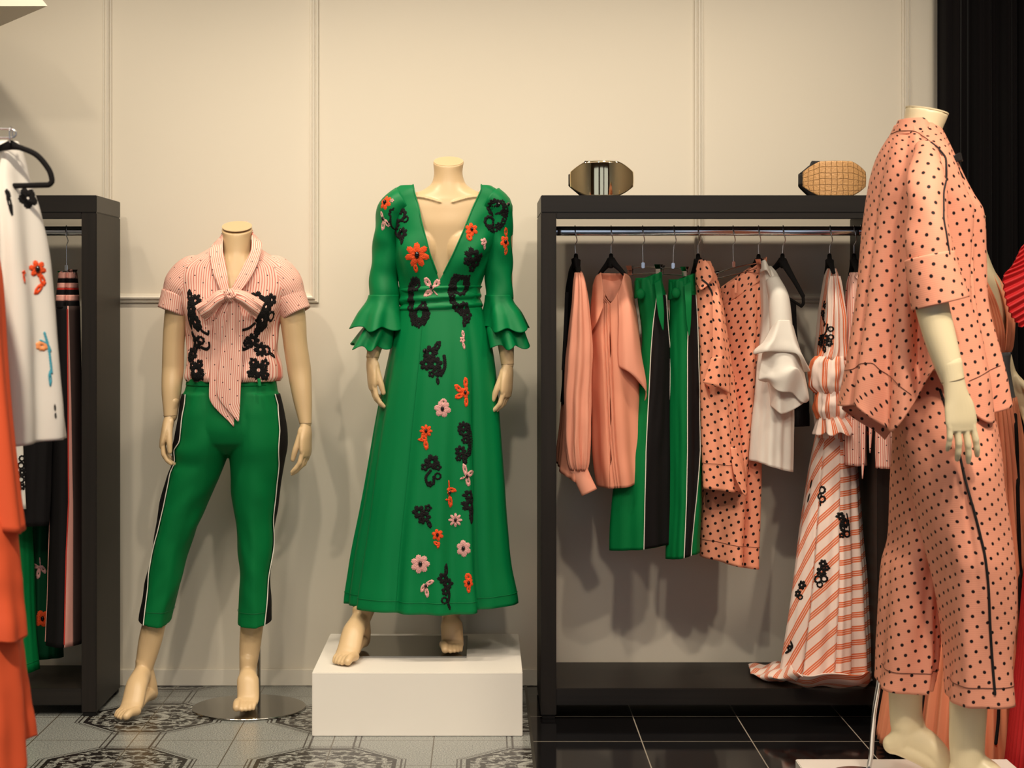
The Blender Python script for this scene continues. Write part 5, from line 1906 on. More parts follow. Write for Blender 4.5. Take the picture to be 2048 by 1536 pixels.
# ---------------------------------------------------------------- wide belts on top of the rack
def belt(label, cx, top, bot, m, Y0, seed):
    zb = ZZ(390.5, 5.40) + .0005
    X = (cx - CX) * Y0 / F
    b = thing('belt', label, 'belt', (X, Y0 + .05, zb))
    W = 0.1045
    Hh = 0.108
    R = 0.150
    n, k = 60, 24
    pts = []
    def half(u):
        a = abs(u)
        if a < .44:
            return 1.0 - .02 * (a / .44) ** 2
        return .98 - .57 * ((a - .44) / .56) ** 1.35
    for i in range(k):
        v = i / (k - 1) * 2 - 1
        line = []
        for j in range(n):
            u = j / (n - 1) * 2 - 1
            an = u * W / R
            rr = R + .0015 * (1 - v * v)
            line.append(Vector((X + rr * sin(an), Y0 + R - rr * cos(an), zb + Hh / 2 - v * Hh / 2 * half(u))))
        pts.append(line)
    vv, ff, uv = grid_mesh(pts)
    o = link('front_plate', mesh_from('front_plate', vv, ff, uv), m, b)
    solidify(o, .003, -1)
    # elastic band closing the loop behind
    pts = []
    for i in range(8):
        line = []
        for j in range(90):
            a = -2.15 + 4.3 * j / 89
            x = .098 * sin(a)
            ax = abs(x)
            hh = .119 if (ax < .046 and abs(a) < 1.5) else (.119 - .085 * min(1.0, (ax - .046) / .052) ** .8 if abs(a) < 1.5 else .032)
            z = zb + .002 + (.054 - hh / 2 if hh < .1 else 0.0) + hh * (1 - i / 7.0)
            line.append(Vector((X + x, Y0 + .092 + .085 * cos(a), z)))
        line.reverse()
        pts.append(line)
    vv, ff, uv = grid_mesh(pts)
    solidify(link('elastic_band', mesh_from('elastic_band', vv, ff, uv), 'elastic', b), .0025, 0)


belt('wide belt with a mirror polished metal front standing on the left of the rack top', 1205, 318, 390, 'mirror_gold', 5.46, 0)
belt('wide tan belt in crocodile patterned leather standing on the right of the rack top', 1673, 318, 390, 'croc', 5.46, 1)
# ================================================================ mannequin in the polka dot pyjama set
YC = 4.02
ZP = 0.13
plC = tag(boxes('plinth', [(0.763, 1.282, 3.76, 4.41, 0.0, ZP)], 'plinth', bevel=0.002), 'white plinth at the bottom right corner under the mannequin in polka dots', 'plinth')
mC = thing('mannequin', 'headless ivory mannequin in the polka dot set seen from behind at the right', 'mannequin', tuple(P(1880, 1500, YC).xy) + (ZP,))


def build_C():
    tors = Surf(rows_px(4.06, [(222, 1812, 1896, .046), (245, 1808, 1889, .046), (270, 1801, 1880, .048), (290, 1792, 1880, .075), (310, 1782, 1890, .115), (335, 1776, 1902, .140), (380, 1776, 1922, .130), (440, 1780, 1938, .120), (540, 1795, 1925, .105),
                             (620, 1800, 1925, .10), (720, 1802, 1930, .105), (800, 1815, 1930, .105), (850, 1830, 1920, .09)]),
                zf=lambda th, t: -.010 * sin(th) * max(0, 1 - t / .05))
    sol = [solid_vf(tors, 64, 110)]
    sol.append(arm_vf([(1852, 350, 3.94, 30), (1853, 420, 3.87, 31), (1856, 510, 3.845, 33), (1861, 590, 3.835, 34), (1876, 660, 3.83, 32.5), (1892, 715, 3.825, 29), (1905, 758, 3.82, 24)]))
    sol.append(arm_vf([(1846, 350, 4.15, 38), (1862, 440, 4.19, 34), (1872, 540, 4.19, 32), (1884, 620, 4.17, 28), (1900, 700, 4.14, 20), (1905, 740, 4.13, 16)]))
    # near leg stands upright, far leg steps back with its heel raised
    sol.append(arm_vf([(1895, 800, 4.03, 56), (1912, 930, 4.02, 58), (1930, 1080, 4.01, 54), (1938, 1180, 4.01, 50), (1945, 1270, 4.01, 46), (1940, 1360, 4.01, 40), (1936, 1430, 4.01, 37), (1934, 1490, 4.01, 35), (1935, 1524, 4.01, 33)]))
    sol.append(arm_vf([(1870, 800, 4.14, 50), (1850, 930, 4.16, 48), (1832, 1080, 4.17, 44), (1822, 1180, 4.17, 42), (1815, 1270, 4.16, 43), (1811, 1340, 4.16, 37), (1811, 1400, 4.16, 33), (1813, 1450, 4.16, 32)]))
    ball = Vector(((1910 - CX) * 4.13 / F, 4.12, ZP + .022))
    sol += foot_with_toes(P(1826, 1468, 4.15), ball, P(1786, 1488, 4.165), (1, -0.18, 0), 1, .038, up=P(1811, 1400, 4.16) - P(1822, 1462, 4.15))
    bn = Vector(((2020 - CX) * 3.98 / F, 3.98, ZP + .022))
    sol += foot_with_toes(P(1937, 1528, 4.01), bn, P(1912, 1556, 4.015), (1, -0.12, 0), 1, .038)
    union('body', sol, 0.0036, 'skin_pale', mC, smooth=6)
    # neck cut
    c = P(1854, 222, 4.06)
    V, Fc = [], []
    n = 64
    rx, ry = 42.3 * 4.06 / F, .045
    for z in (-.001, .0022):
        for k in range(n):
            a = 2 * PI * k / n
            V.append((c.x + rx * sin(a), c.y - ry * cos(a), c.z + z - .009 * sin(a)))
    for k in range(n):
        Fc.append((k, (k + 1) % n, n + (k + 1) % n, n + k))
    Fc += [tuple(range(n, 2 * n)), tuple(reversed(range(n)))]
    link('neck_cap', mesh_from('neck_cap', V, Fc, smooth=False), 'skin_pale', mC)
    hv = hand_vf(P(1909, 772, 3.815), (0.165, 0.0, -1), (1, 0.30, 0.10), (-0.30, 1.0, 0.0), L=0.985, wr=0.0255,
                 curls=[(2, 10, 8), (2, 12, 8), (4, 14, 10), (6, 16, 10)], spread=0.10, thumb=(0.95, 0.30, 0.30))
    union('hand', hv, 0.0017, 'skin_pale', mC, smooth=3)
    hv = hand_vf(P(1905, 742, 4.13), (0.15, -0.03, -1), (1, -0.3, 0.1), (-.3, -1, 0), L=.95, wr=.018, curls=[(6, 12, 8)] * 4)
    union('hand', hv, 0.003, 'skin_pale', mC, smooth=4)
    seam_ring('wrist_joint', [(1905.5, 760, 3.82, 24.3), (1912, 785, 3.82, 24)], mC)
    # rod and flange
    fx, fy = (1712 - CX) * 4.265 / F, 4.265
    tube('base_plate', [(fx, fy, ZP), (fx, fy, ZP + .006)], [.055, .055], 'steel', mC, nseg=48, n=4, round_ends=False)
    tube('support_rod', [(fx + .028, fy, ZP + .004), P(1743, 1500, 4.26), P(1747, 1440, 4.24), P(1757, 1370, 4.215), P(1790, 1180, 4.17)], .0058, 'chrome', mC, nseg=14, n=40)


build_C()

topC = thing('shirt', 'loose salmon polka dot shirt with wide short sleeves worn by the mannequin at the right', 'shirt', tuple(P(1850, 600, YC)))


def build_topC():
    def fold(th, t):
        a = wrapd(th)
        d = -.048 * gauss(a, -.27, .085) * gauss(t, .60, .42)
        d += .014 * gauss(a, -.42, .14) * (.3 + t)
        d -= .026 * gauss(a, -.72, .10) * t
        d += .016 * gauss(a, -1.0, .16) * t
        d -= .020 * gauss(a, -1.25, .09) * t
        d += .012 * gauss(a, .55, .18) * t - .022 * gauss(a, .86, .08) * t + .014 * gauss(a, 1.1, .12) * t
        d -= .018 * gauss(a + .5 * (t - .5), .70, .07) * gauss(t, .42, .18)
        return d + .006 * noise.noise(Vector((th * 2, t * 4, 31)))

    def zf(th, t):
        a = wrapd(th)
        k = max(0.0, (t - .55) / .45) ** 3
        return k * (.100 * gauss(a, -.02, .26) - .050 * gauss(a, -.62, .26) + .012 * gauss(a, -1.1, .2) - .030 * gauss(a, .62, .30) + .01 * gauss(a, 1.3, .3))
    YT = 4.07
    S = Surf(rows_px(YT, [(250, 1790, 1876, .062), (268, 1783, 1886, .085), (288, 1772, 1893, .125), (315, 1760, 1902, .165), (350, 1749, 1916, .180), (390, 1740, 1936, .175), (425, 1734, 1956, .165), (500, 1724, 1960, .155), (600, 1711, 1968, .150),
                          (700, 1697, 1988, .155), (760, 1688, 2002, .165), (812, 1680, 2011, .170)]), fold=fold, zf=zf)
    bo = skin('body', S, 'polka', topC, nu=260, nv=150, th=.0025)
    Sc = Surf(rows_px(4.06, [(240, 1797, 1873, .055), (254, 1791, 1879, .064), (272, 1784, 1888, .082)]), zf=lambda th, t: -.050 * max(0, sin(th)) ** 1.3 - .006 * sin(th) * 0)
    co = skin('collar', Sc, 'polka', topC, nu=120, nv=18, th=.004)
    # wide sleeve with turned cuff
    p, r = tube_px([(1852, 300, 3.93, 24, 1.0), (1853, 335, 3.885, 33, .8), (1854, 400, 3.855, 39, .9), (1857, 470, 3.845, 43, 1.0), (1862, 520, 3.842, 45, 1.0), (1869, 558, 3.84, 47, 1.0)])

    def cloth_tube(name, p, r, n, th, fn=None, side=(1, 0, 0)):
        v, f = tube_vf(p, r, 72, n, side=side, cap=False)
        pts = []
        for i in range(n):
            line = []
            for k in range(73):
                q = Vector(v[i * 72 + (k - 18) % 72])
                if fn:
                    q += fn(k / 72.0, i / (n - 1))
                line.append(q)
            pts.append(line)
        vv, ff, uv = grid_mesh(pts, True)
        ff = [tuple(reversed(q)) for q in ff]
        u2 = []
        for q in range(0, len(uv), 4):
            u2 += [uv[q + 3], uv[q + 2], uv[q + 1], uv[q]]
        o = link(name, mesh_from(name, vv, ff, u2), 'polka', topC)
        return solidify(o, th, 0)
    sl = cloth_tube('sleeve', p, r, 70, .0025, lambda u, v: Vector((.003 * sin(14 * v + 9 * u), .005 * sin(17 * u + 3) * v, 0)))
    p2, r2 = tube_px([(1859, 512, 3.842, 48, 1.05), (1868, 555, 3.838, 52, 1.0), (1881, 607, 3.836, 57, .95)])
    cu = cloth_tube('cuff', p2, r2, 24, .004)
    bv = bvh_of([bo, sl, cu, co])
    def cord(name, poly, w, m='dot_black', n=60):
        return strip_on(name, bv, poly, w, m, topC, .0012, n)
    cord('piping', [(1862, 286), (1880, 302), (1891, 320), (1892, 350), (1886, 390), (1886, 430), (1892, 470), (1898, 508)], .0052)
    cord('collar_seam', [(1784, 268), (1800, 262), (1822, 262), (1845, 272), (1866, 290), (1884, 312)], .0016, 'seam')
    cord('cuff_seam', [(1815, 538), (1835, 524), (1860, 516), (1900, 512)], .0016, 'seam')
    cord('hem_stitch', [(1690, 741), (1706, 738), (1724, 727), (1742, 726), (1760, 740), (1780, 752), (1800, 772), (1822, 790)], .0013, 'seam')
    cord('hem_stitch', [(1938, 762), (1960, 752), (1980, 740), (2000, 731)], .0013, 'seam')
    # under layer of the hem at the back, and its hanging corner
    patch('back_facing', [[(1690, 806, YC + .13), (1720, 812, YC + .12), (1756, 818, YC + .12), (1790, 830, YC + .13)], [(1684, 816, YC + .12), (1716, 834, YC + .13), (1752, 848, YC + .13), (1788, 850, YC + .12)],
                          [(1690, 823, YC + .12), (1722, 846, YC + .13), (1750, 862, YC + .13), (1770, 880, YC + .13)]], 'polka', topC, 30, 20, .0025)
    # satin bow at the throat
    rb = lambda u, v: Vector((0, 0, 0))
    for q in ([[(1891, 316, 3.99), (1891, 332, 3.99)], [(1908, 310, 3.94), (1909, 326, 3.94)], [(1921, 305, 3.95), (1924, 321, 3.95)], [(1922, 306, 3.975), (1925, 322, 3.975)], [(1906, 316, 3.985), (1906, 330, 3.985)]],
              [[(1894, 330, 3.955), (1906, 328, 3.955)], [(1908, 345, 3.95), (1918, 338, 3.96)], [(1918, 368, 3.96), (1929, 360, 3.97)], [(1926, 402, 3.98), (1934, 400, 3.99)]]):
        patch('ribbon', q, 'ribbon', topC, 8, 30, .0012)


build_topC()

trC = thing('trousers', 'salmon polka dot trousers with black side piping worn by the mannequin at the right', 'trousers', tuple(P(1890, 1100, YC)))


def build_trC():
    def fn(th, t):
        a = wrapd(th)
        d = .006 * gauss(a, -.6, .2) * t - .010 * gauss(a + .5 * (t - .6), -.25, .08) * gauss(t, .35, .2) + .007 * sin(4 * th + 5 * t) * t
        return d + .006 * noise.noise(Vector((th * 2, t * 5, 41)))
    N = Surf(rows_px(4.0, [(690, 1806, 1960, .085, .05), (745, 1800, 1970, .09, .045), (800, 1796, 1980, .10, .035), (860, 1800, 1992, .112, .015), (950, 1822, 2003, .122), (1050, 1846, 2011, .118), (1110, 1862, 2019, .118), (1150, 1871, 2023, .113), (1250, 1886, 2022, .104), (1330, 1892, 2020, .100), (1388, 1891, 2023, .100), (1394, 1891, 2024, .100)]),
             fold=fn, zf=lambda th, t: -.006 * t ** 5 * cos(th))
    no = skin('near_leg', N, 'polka', trC, nu=180, nv=130, th=.0025)

    def ff(th, t):
        a = wrapd(th)
        return .008 * sin(4 * th + 1 + 4 * t) * t + .012 * gauss(a, .45, .10) * max(0, t - .5) * 1.6 - .010 * gauss(a, .70, .08) * max(0, t - .5) * 1.6 + .006 * noise.noise(Vector((th * 2, t * 5, 51)))
    Fr = Surf(rows_px(4.17, [(760, 1792, 1900, .11), (860, 1788, 1905, .115), (950, 1786, 1905, .115), (1040, 1784, 1898, .11), (1085, 1781, 1890, .106), (1130, 1769, 1882, .10), (1200, 1762, 1878, .096), (1280, 1759, 1874, .095), (1340, 1755, 1867, .095), (1366, 1752, 1862, .095)]),
              fold=ff, zf=lambda th, t: -.008 * t ** 5 * cos(th))
    fo = skin('far_leg', Fr, 'polka', trC, nu=150, nv=120, th=.0025)
    bv = bvh_of([no])
    o = strip_on('piping', bv, [(1880, 780), (1888, 803), (1898, 832), (1912, 880), (1924, 931), (1934, 970), (1947, 1018), (1960, 1070), (1970, 1115), (1977, 1180), (1980, 1250), (1985, 1328), (1990, 1388)], .0062, 'dot_black', trC, .001, 120)
    o['label'] = 'black piping down the outer leg'
    for S, t in ((N, .945), (Fr, .935)):
        pts = [S.pt(-1.6 + 3.2 * k / 70, t, .001) for k in range(71)]
        tube('hem_stitch', pts, .0007, 'seam', trC, nseg=6, n=71)


build_trC()

# ================================================================ mannequin in the coral gown, further back
YD = 5.02
mD = thing('mannequin', 'headless ivory mannequin in a coral pleated gown behind the polka dot mannequin', 'mannequin', tuple(P(1955, 1480, YD).xy) + (0,))


def build_D():
    tors = Surf(rows_px(YD, [(428, 1906, 1971, .044), (448, 1904, 1967, .044), (466, 1898, 1962, .05), (480, 1888, 1960, .09), (496, 1884, 1964, .135), (530, 1884, 1976, .140), (580, 1888, 2001, .130), (625, 1898, 2011, .115), (670, 1906, 2005, .105), (730, 1908, 2002, .105), (800, 1914, 1996, .105), (860, 1915, 1990, .10)]),
                zf=lambda th, t: -.010 * sin(th) * max(0, 1 - t / .05))
    sol = [solid_vf(tors, 64, 100)]
    sol.append(arm_vf([(1925, 505, YD + .16, 30), (1930, 580, YD + .20, 25), (1950, 650, YD + .20, 23), (1990, 700, YD + .14, 21), (2016, 742, YD + .08, 15)]))
    sol.append(arm_vf([(1925, 505, YD - .15, 30), (1922, 590, YD - .19, 25), (1925, 660, YD - .20, 23), (1930, 730, YD - .20, 19), (1934, 780, YD - .20, 13)]))
    sol.append(arm_vf([(1950, 830, YD - .06, 48), (1950, 1050, YD - .06, 34), (1948, 1250, YD - .05, 28), (1945, 1420, YD - .05, 18)]))
    sol.append(arm_vf([(1950, 830, YD + .06, 48), (1950, 1050, YD + .06, 34), (1945, 1250, YD + .07, 28), (1940, 1420, YD + .07, 18)]))
    sol += foot_with_toes(P(1945, 1420, YD - .05), Vector(((1990 - CX) * YD / F, YD - .06, .022)), P(1930, 1465, YD - .05), (1, 0, 0), 1, .036)
    sol += foot_with_toes(P(1940, 1420, YD + .07), Vector(((1985 - CX) * YD / F, YD + .08, .022)), P(1925, 1465, YD + .07), (1, 0, 0), 1, .036)
    union('body', sol, 0.004, 'skin_pale', mD, smooth=6)
    c = P(1938.5, 427, YD)
    V, Fc = [], []
    n = 48
    for z in (-.001, .0022):
        for k in range(n):
            a = 2 * PI * k / n
            V.append((c.x + .045 * sin(a), c.y - .043 * cos(a), c.z + z - .010 * sin(a)))
    for k in range(n):
        Fc.append((k, (k + 1) % n, n + (k + 1) % n, n + k))
    Fc += [tuple(range(n, 2 * n)), tuple(reversed(range(n)))]
    link('neck_cap', mesh_from('neck_cap', V, Fc, smooth=False), 'skin_pale', mD)
    hv = hand_vf(P(2018, 748, YD + .07), (.26, -.05, -1), (.9, -.4, .25), (-.3, -1.0, 0), L=1.0, wr=.021, curls=[(10, 18, 12), (14, 22, 12), (18, 24, 12), (20, 24, 14)], thumb=(.8, .5, .3))
    union('hand', hv, .0025, 'skin_pale', mD, smooth=4)
    hv = hand_vf(P(1934, 784, YD - .20), (.1, 0, -1), (1, .3, 0), (-.3, 1, 0), L=.95, wr=.018, curls=[(6, 12, 8)] * 4)
    union('hand', hv, .003, 'skin_pale', mD, smooth=4)


build_D()
gD = thing('dress', 'coral pleated floor length gown with grey belt behind the polka dot mannequin', 'dress', tuple(P(1955, 1000, YD)))


def build_gown():
    pl_ = lambda n, a: (lambda th, t: a * (abs(((th * n / (2 * PI)) % 1.0) * 2 - 1) - .5) * 2 * (.35 + t) + .004 * noise.noise(Vector((th * 3, t * 3, 61))))
    K = Surf(rows_px(YD, [(792, 1902, 2026, .135), (830, 1896, 2032, .15), (900, 1884, 2042, .175), (1000, 1862, 2054, .205), (1150, 1830, 2076, .25), (1320, 1794, 2102, .295), (1470, 1768, 2122, .325), (1486, 1766, 2124, .325)]), fold=pl_(44, .0085))
    sk = skin('skirt', K, 'coral', gD, nu=500, nv=50, th=.002)
    B = Surf(rows_px(YD, [(690, 1902, 2018, .132), (730, 1903, 2014, .13), (760, 1902, 2018, .135), (800, 1900, 2026, .14)]))
    skin('belt', B, 'belt_grey', gD, nu=120, nv=14, th=.004, t0=.12, t1=.98)['label'] = 'wide grey leather belt'
    # pleated halter panels over the chest, skin shows between them
    pw = lambda n, a: (lambda u, v: Vector((a * .6 * (abs(((u * n) % 1.0) * 2 - 1) - .5), -a * (abs(((u * n) % 1.0) * 2 - 1) - .5), 0)))
    for (s, nm) in ((-1, 'bodice_panel'), (1, 'bodice_panel')):
        d = .062 if s > 0 else -.062
        y0 = YD + d * 1.0
        if s < 0:
            patch(nm, [[(1915, 500, YD - .17), (1940, 515, YD - .165), (1958, 540, YD - .135)], [(1925, 560, YD - .19), (1960, 575, YD - .18), (1980, 582, YD - .145)],
                       [(1932, 600, YD - .18), (1972, 612, YD - .165), (1995, 620, YD - .13)], [(1938, 660, YD - .165), (1985, 665, YD - .15), (2006, 670, YD - .115)],
                       [(1942, 716, YD - .15), (1988, 716, YD - .135), (2004, 716, YD - .10)]], 'coral', gD, 80, 50, .003, pw(8, .012))
        else:
            patch(nm, [[(1957, 510, YD - .09), (1968, 520, YD - .05), (1968, 522, YD + .04)], [(1984, 552, YD - .11), (2000, 565, YD - .05), (1998, 565, YD + .05)],
                       [(2004, 598, YD - .11), (2020, 606, YD - .05), (2016, 606, YD + .05)], [(2012, 640, YD - .11), (2027, 645, YD - .05), (2022, 645, YD + .05)],
                       [(2009, 690, YD - .11), (2024, 690, YD - .03), (2018, 690, YD + .05)], [(2003, 716, YD - .09), (2014, 716, YD - .04), (2010, 716, YD + .03)]], 'coral', gD, 60, 50, .003, pw(5, .010))
    bv = bvh_of([sk])
    for poly in ([(2030, 830), (2034, 900), (2036, 1000), (2039, 1100), (2041, 1250), (2044, 1480)], [(2000, 1300), (1998, 1380), (1994, 1450), (1990, 1486)], [(1848, 1380), (1840, 1440), (1834, 1484)]):
        o = strip_on('velvet_ribbon', bv, poly, .010, 'black', gD, .002, 60)
        o['label'] = 'black velvet ribbon'


build_gown()

# ================================================================ red dress at the right edge
YE = 4.46
rD = thing('dress', 'red finely pleated floor length dress cut off by the right edge', 'dress', tuple(P(2150, 1000, YE)))


def build_red():
    pl_ = lambda n, a: (lambda th, t: a * (abs(((th * n / (2 * PI)) % 1.0) * 2 - 1) - .5) * 2 * (.4 + .6 * t))
    K = Surf(rows_px(YE, [(420, 2105, 2215, .09), (450, 2085, 2238, .13), (560, 2092, 2232, .12), (700, 2100, 2222, .11), (850, 2086, 2238, .13), (1100, 2060, 2262, .15), (1300, 2043, 2280, .17), (1480, 2024, 2298, .185), (1585, 2014, 2310, .19), (1601, 2013, 2311, .19)]), fold=pl_(60, .005))
    skin('body', K, 'red', rD, nu=480, nv=60, th=.002)
    pw = lambda u, v: Vector((0, -.010 * (abs(((v * 13) % 1.0) * 2 - 1) - .5) * (.3 + u), .004 * (abs(((v * 13) % 1.0) * 2 - 1) - .5) * u))
    # fan of pleats falling from the shoulder
    patch('sleeve_flounce', [[(2100, 440, YE - .10), (2068, 470, YE - .14), (2042, 496, YE - .16)], [(2100, 480, YE - .12), (2060, 515, YE - .16), (2024, 532, YE - .18)], [(2100, 520, YE - .12), (2050, 545, YE - .17), (2006, 556, YE - .19)],
                             [(2100, 550, YE - .12), (2055, 575, YE - .17), (2010, 592, YE - .19)], [(2100, 580, YE - .12), (2060, 610, YE - .16), (2020, 626, YE - .18)], [(2100, 610, YE - .11), (2070, 640, YE - .14), (2042, 656, YE - .15)]], 'red', rD, 40, 130, .002, pw)
    mE = thing('mannequin', 'headless ivory mannequin in the red pleated dress just outside the right edge', 'mannequin', tuple(P(2160, 1600, YE).xy) + (0,))
    t = Surf(rows_px(YE, [(345, 2125, 2195, .043), (385, 2124, 2196, .044), (405, 2110, 2210, .07), (430, 2095, 2228, .10), (560, 2100, 2224, .11), (700, 2108, 2214, .10), (850, 2100, 2225, .12), (1100, 2110, 2215, .09), (1300, 2130, 2195, .05), (1625, 2140, 2185, .04)]))
    union('body', [solid_vf(t, 48, 90)], .006, 'skin_pale', mE)


build_red()
# ================================================================ clothes in the left rack
def left_rack():
    clip_hanger('chrome clip hanger holding the trousers with a striped waistband in the left rack', 133, (133, 535), (121, 549, RY - .03), (149, 545, RY - .06))
    Y = RY - .04
    g = G('trousers', 'black trousers with pink and red side stripe and striped waistband in the left rack', 'trousers', (133, 900, Y))
    f = lambda th, t: .004 * sin(5 * th + 1) * t + .002 * noise.noise(Vector((th * 2, t * 5, 71)))
    S = Surf(rows_px(Y, [(612, 112, 158, .055), (700, 110, 160, .062), (850, 107, 162, .068), (1000, 104, 163, .072), (1200, 99, 163, .076), (1286, 96, 161, .078)]), fold=f)
    skin('leg_cloth', S, 'black', g, nu=90, nv=70)
    W = Surf(rows_px(Y, [(545, 119, 153, .040), (580, 115, 156, .048), (616, 112, 158, .056)]), fold=lambda th, t: -.016 * gauss(wrapd(th), .25, .18))
    for (a, b, m) in ((545, 557, 'pink'), (557, 566, 'black'), (566, 576, 'pink'), (576, 580, 'pipe_red'), (580, 590, 'black'), (590, 602, 'pink'), (602, 616, 'black')):
        skin('waistband_stripe', W, m, g, nu=80, nv=5, t0=W.t_at_z(ZZ(a, Y)), t1=W.t_at_z(ZZ(b, Y)), th=.003, off=.001)
    e1 = S.edge([(137.5, 612), (139, 800), (140, 1000), (136, 1100), (132, 1290)])
    e2 = S.edge([(139.5, 612), (144, 800), (147.5, 1000), (148, 1150), (147, 1290)])
    skin('side_stripe', S, 'pink', g, nu=8, nv=70, a0=e1, a1=e2, off=.003, th=.001)
    skin('back_leg', S, 'brown', g, nu=24, nv=70, a0=e2, a1=1.7, off=.0025, th=.001)
    tube('piping', [S.pt(e1(t), t, .003) for t in np.linspace(.01, .99, 70)], .002, 'pipe_red', g, nseg=8, n=70)
    tube('piping', [S.pt(-1.25, t, .001) for t in np.linspace(.01, .99, 70)], .0016, 'pink', g, nseg=8, n=70)

    hanger('black velvet hanger holding the shaded green floral dress in the left rack', 88, (88, 512), (70, 552, RY + .11), (100, 552, RY + .08), bar=False)
    Y = RY + .095
    d = G('dress', 'shaded green long dress with a few lace flowers hanging in the left rack', 'dress', (85, 1000, Y))
    S2 = Surf(rows_px(Y, [(545, 78, 98, .02), (570, 66, 108, .035), (650, 62, 112, .045), (800, 58, 116, .05), (1000, 52, 120, .055), (1200, 46, 124, .06), (1312, 44, 128, .062)]), fold=drape(6, .006, 1.0))
    sk = skin('body', S2, 'green_shaded', d, nu=90, nv=60)
    b2 = bvh_of([sk])
    lace_flower(d, b2, 78, 1135, 4, 4, 'lace_pink', 0, bead=False, extra=[(2, -12, 18, 3, 1.5), (-8, -3, 18, 9, .5), (8, 4, 20, 9, 1.0), (-1, 12, 22, 9, 1.7)])
    lace_flower(d, b2, 84, 1237, 17, 6, 'lace_red', .2, deep=.3)

    hanger('black velvet hanger holding the black jacket in the left rack', 58, (58, 512), (42, 552, RY - .05), (74, 552, RY - .11), bar=False)
    Y = RY - .095
    j = G('jacket', 'black jacket hanging in the left rack above the green trouser leg', 'jacket', (70, 850, Y))
    S3 = Surf(rows_px(Y, [(545, 50, 68, .03), (570, 34, 84, .04), (700, 22, 94, .045), (880, 18, 104, .048), (1035, 16, 98, .048), (1050, 16, 97, .048)]), fold=drape(5, .006, 2.0))
    skin('body', S3, 'black', j, nu=80, nv=50)

    clip_hanger('chrome clip hanger holding the green trousers in the left rack', 26, (26, 535), (8, 549, RY - .02), (44, 547, RY - .06))
    Y = RY - .02
    t = G('trousers', 'green trousers whose straight leg shows below the black jacket in the left rack', 'trousers', (50, 1150, Y))
    S4 = Surf(rows_px(Y, [(550, 0, 46, .03), (700, 4, 52, .035), (900, 14, 58, .035), (1100, 24, 66, .035), (1250, 30, 71, .035), (1344, 34, 79, .036)]), fold=drape(4, .003, .4), zf=lambda th, t: -.01 * t ** 8 * sin(th) * -1)
    skin('leg_cloth', S4, 'green', t, nu=70, nv=50)
    pts = [S4.pt(-1.5 + 3 * k / 40, .975, .001) for k in range(41)]
    tube('hem_seam', pts, .0007, 'green_d', t, nseg=6, n=41)
    hanger('black velvet hanger at the left of the left rack holding the white lace top', -10, (-10, 512), (-30, 552, RY - .10), (8, 552, RY - .14), bar=False)
    Y = RY - .165
    w = G('top', 'white top with black lace edge partly hidden by the orange tiered dress', 'top', (20, 900, Y))
    S5 = Surf(rows_px(Y, [(545, -18, 2, .012), (575, -40, 16, .016), (700, -48, 30, .018), (900, -50, 46, .018), (1018, -48, 52, .018)]), fold=drape(4, .003, .9))
    wb = skin('body', S5, 'white', w, nu=70, nv=40)
    b5 = bvh_of([wb])
    lace_motif(w, b5, 42, 945, [('o', 2, -28, 7), ('o', 0, -14, 8), ('r', 2, 0, 9, 6, 0), ('o', 0, 14, 8), ('r', 2, 28, 8, 6, 0), ('o', -8, 4, 7)], m='lace_black')


left_rack()

# ================================================================ foreground rail at the left edge
YF_ = 3.05
rail = thing('garment_rail', 'chrome wire arm with a rounded end at the left edge holding the foreground clothes', 'clothes rail', (P(-330, 267, YF_).x, YF_, 0))


def build_rail():
    a = lambda x, y: P(x, y, YF_)
    tube('arm', [a(-330, 258), a(-150, 258), a(0, 258), a(20, 258), a(29, 260.5), a(33, 267), a(29, 273.5), a(20, 276), a(0, 276), a(-150, 276), a(-330, 276)], .0016, 'chrome', rail, nseg=10, n=120)
    x = a(-330, 267).x
    tube('post', [(x, YF_, .01), (x, YF_, .8), (x, YF_, 1.62)], .014, 'chrome', rail, nseg=20, n=10)
    tube('base', [(x, YF_, 0), (x, YF_, .012)], [.17, .17], 'steel', rail, nseg=60, n=4, round_ends=False)


build_rail()


def fore_hanger(label, hx, neck, left, right, Y, r=.0048):
    n = P(neck[0], neck[1], Y)
    h = thing('clothes_hanger', label, 'clothes hanger', tuple(n))
    zc = P(0, 258, YF_).z
    x = P(hx, 0, YF_).x
    tube('hook', [(x, YF_ + .010, zc - .012), (x, YF_ + .009, zc - .001), (x, YF_, zc + .0034), (x, YF_ - .009, zc - .003), (x, YF_ - .009, zc - .018), tuple(n)], .0014, 'chrome', h, nseg=8, n=40)
    V, Fc = [], []
    def add(vf):
        q = len(V)
        V.extend(vf[0])
        Fc.extend(tuple(i + q for i in c) for c in vf[1])
    for s in (left, right):
        pts = [P(neck[0], neck[1], Y)] + [P(*q) for q in s]
        add(tube_vf(pts, [(.0065, .0085)] + [r] * (len(pts) - 1), 14, 60))
    link('shoulder_body', mesh_from('shoulder_body', V, Fc), 'velvet', h)


fore_hanger('black hanger with a bare curved arm beside the white floral blouse at left', 22, (22, 290),
            [(-10, 300, 3.08), (-40, 325, 3.09), (-62, 352, 3.10), (-58, 370, 3.10), (0, 372, 3.10)],
            [(42, 296, 3.06), (70, 308, 3.05), (90, 328, 3.05), (102, 350, 3.05), (104, 362, 3.05), (96, 370, 3.05), (60, 371, 3.06), (0, 372, 3.10)], 3.06)
fore_hanger('black hanger inside the orange tiered dress mostly outside the left edge', -110, (-110, 296),
            [(-140, 312, 3.0), (-170, 335, 2.92)], [(-80, 312, 2.96), (-60, 335, 2.90)], 2.98)


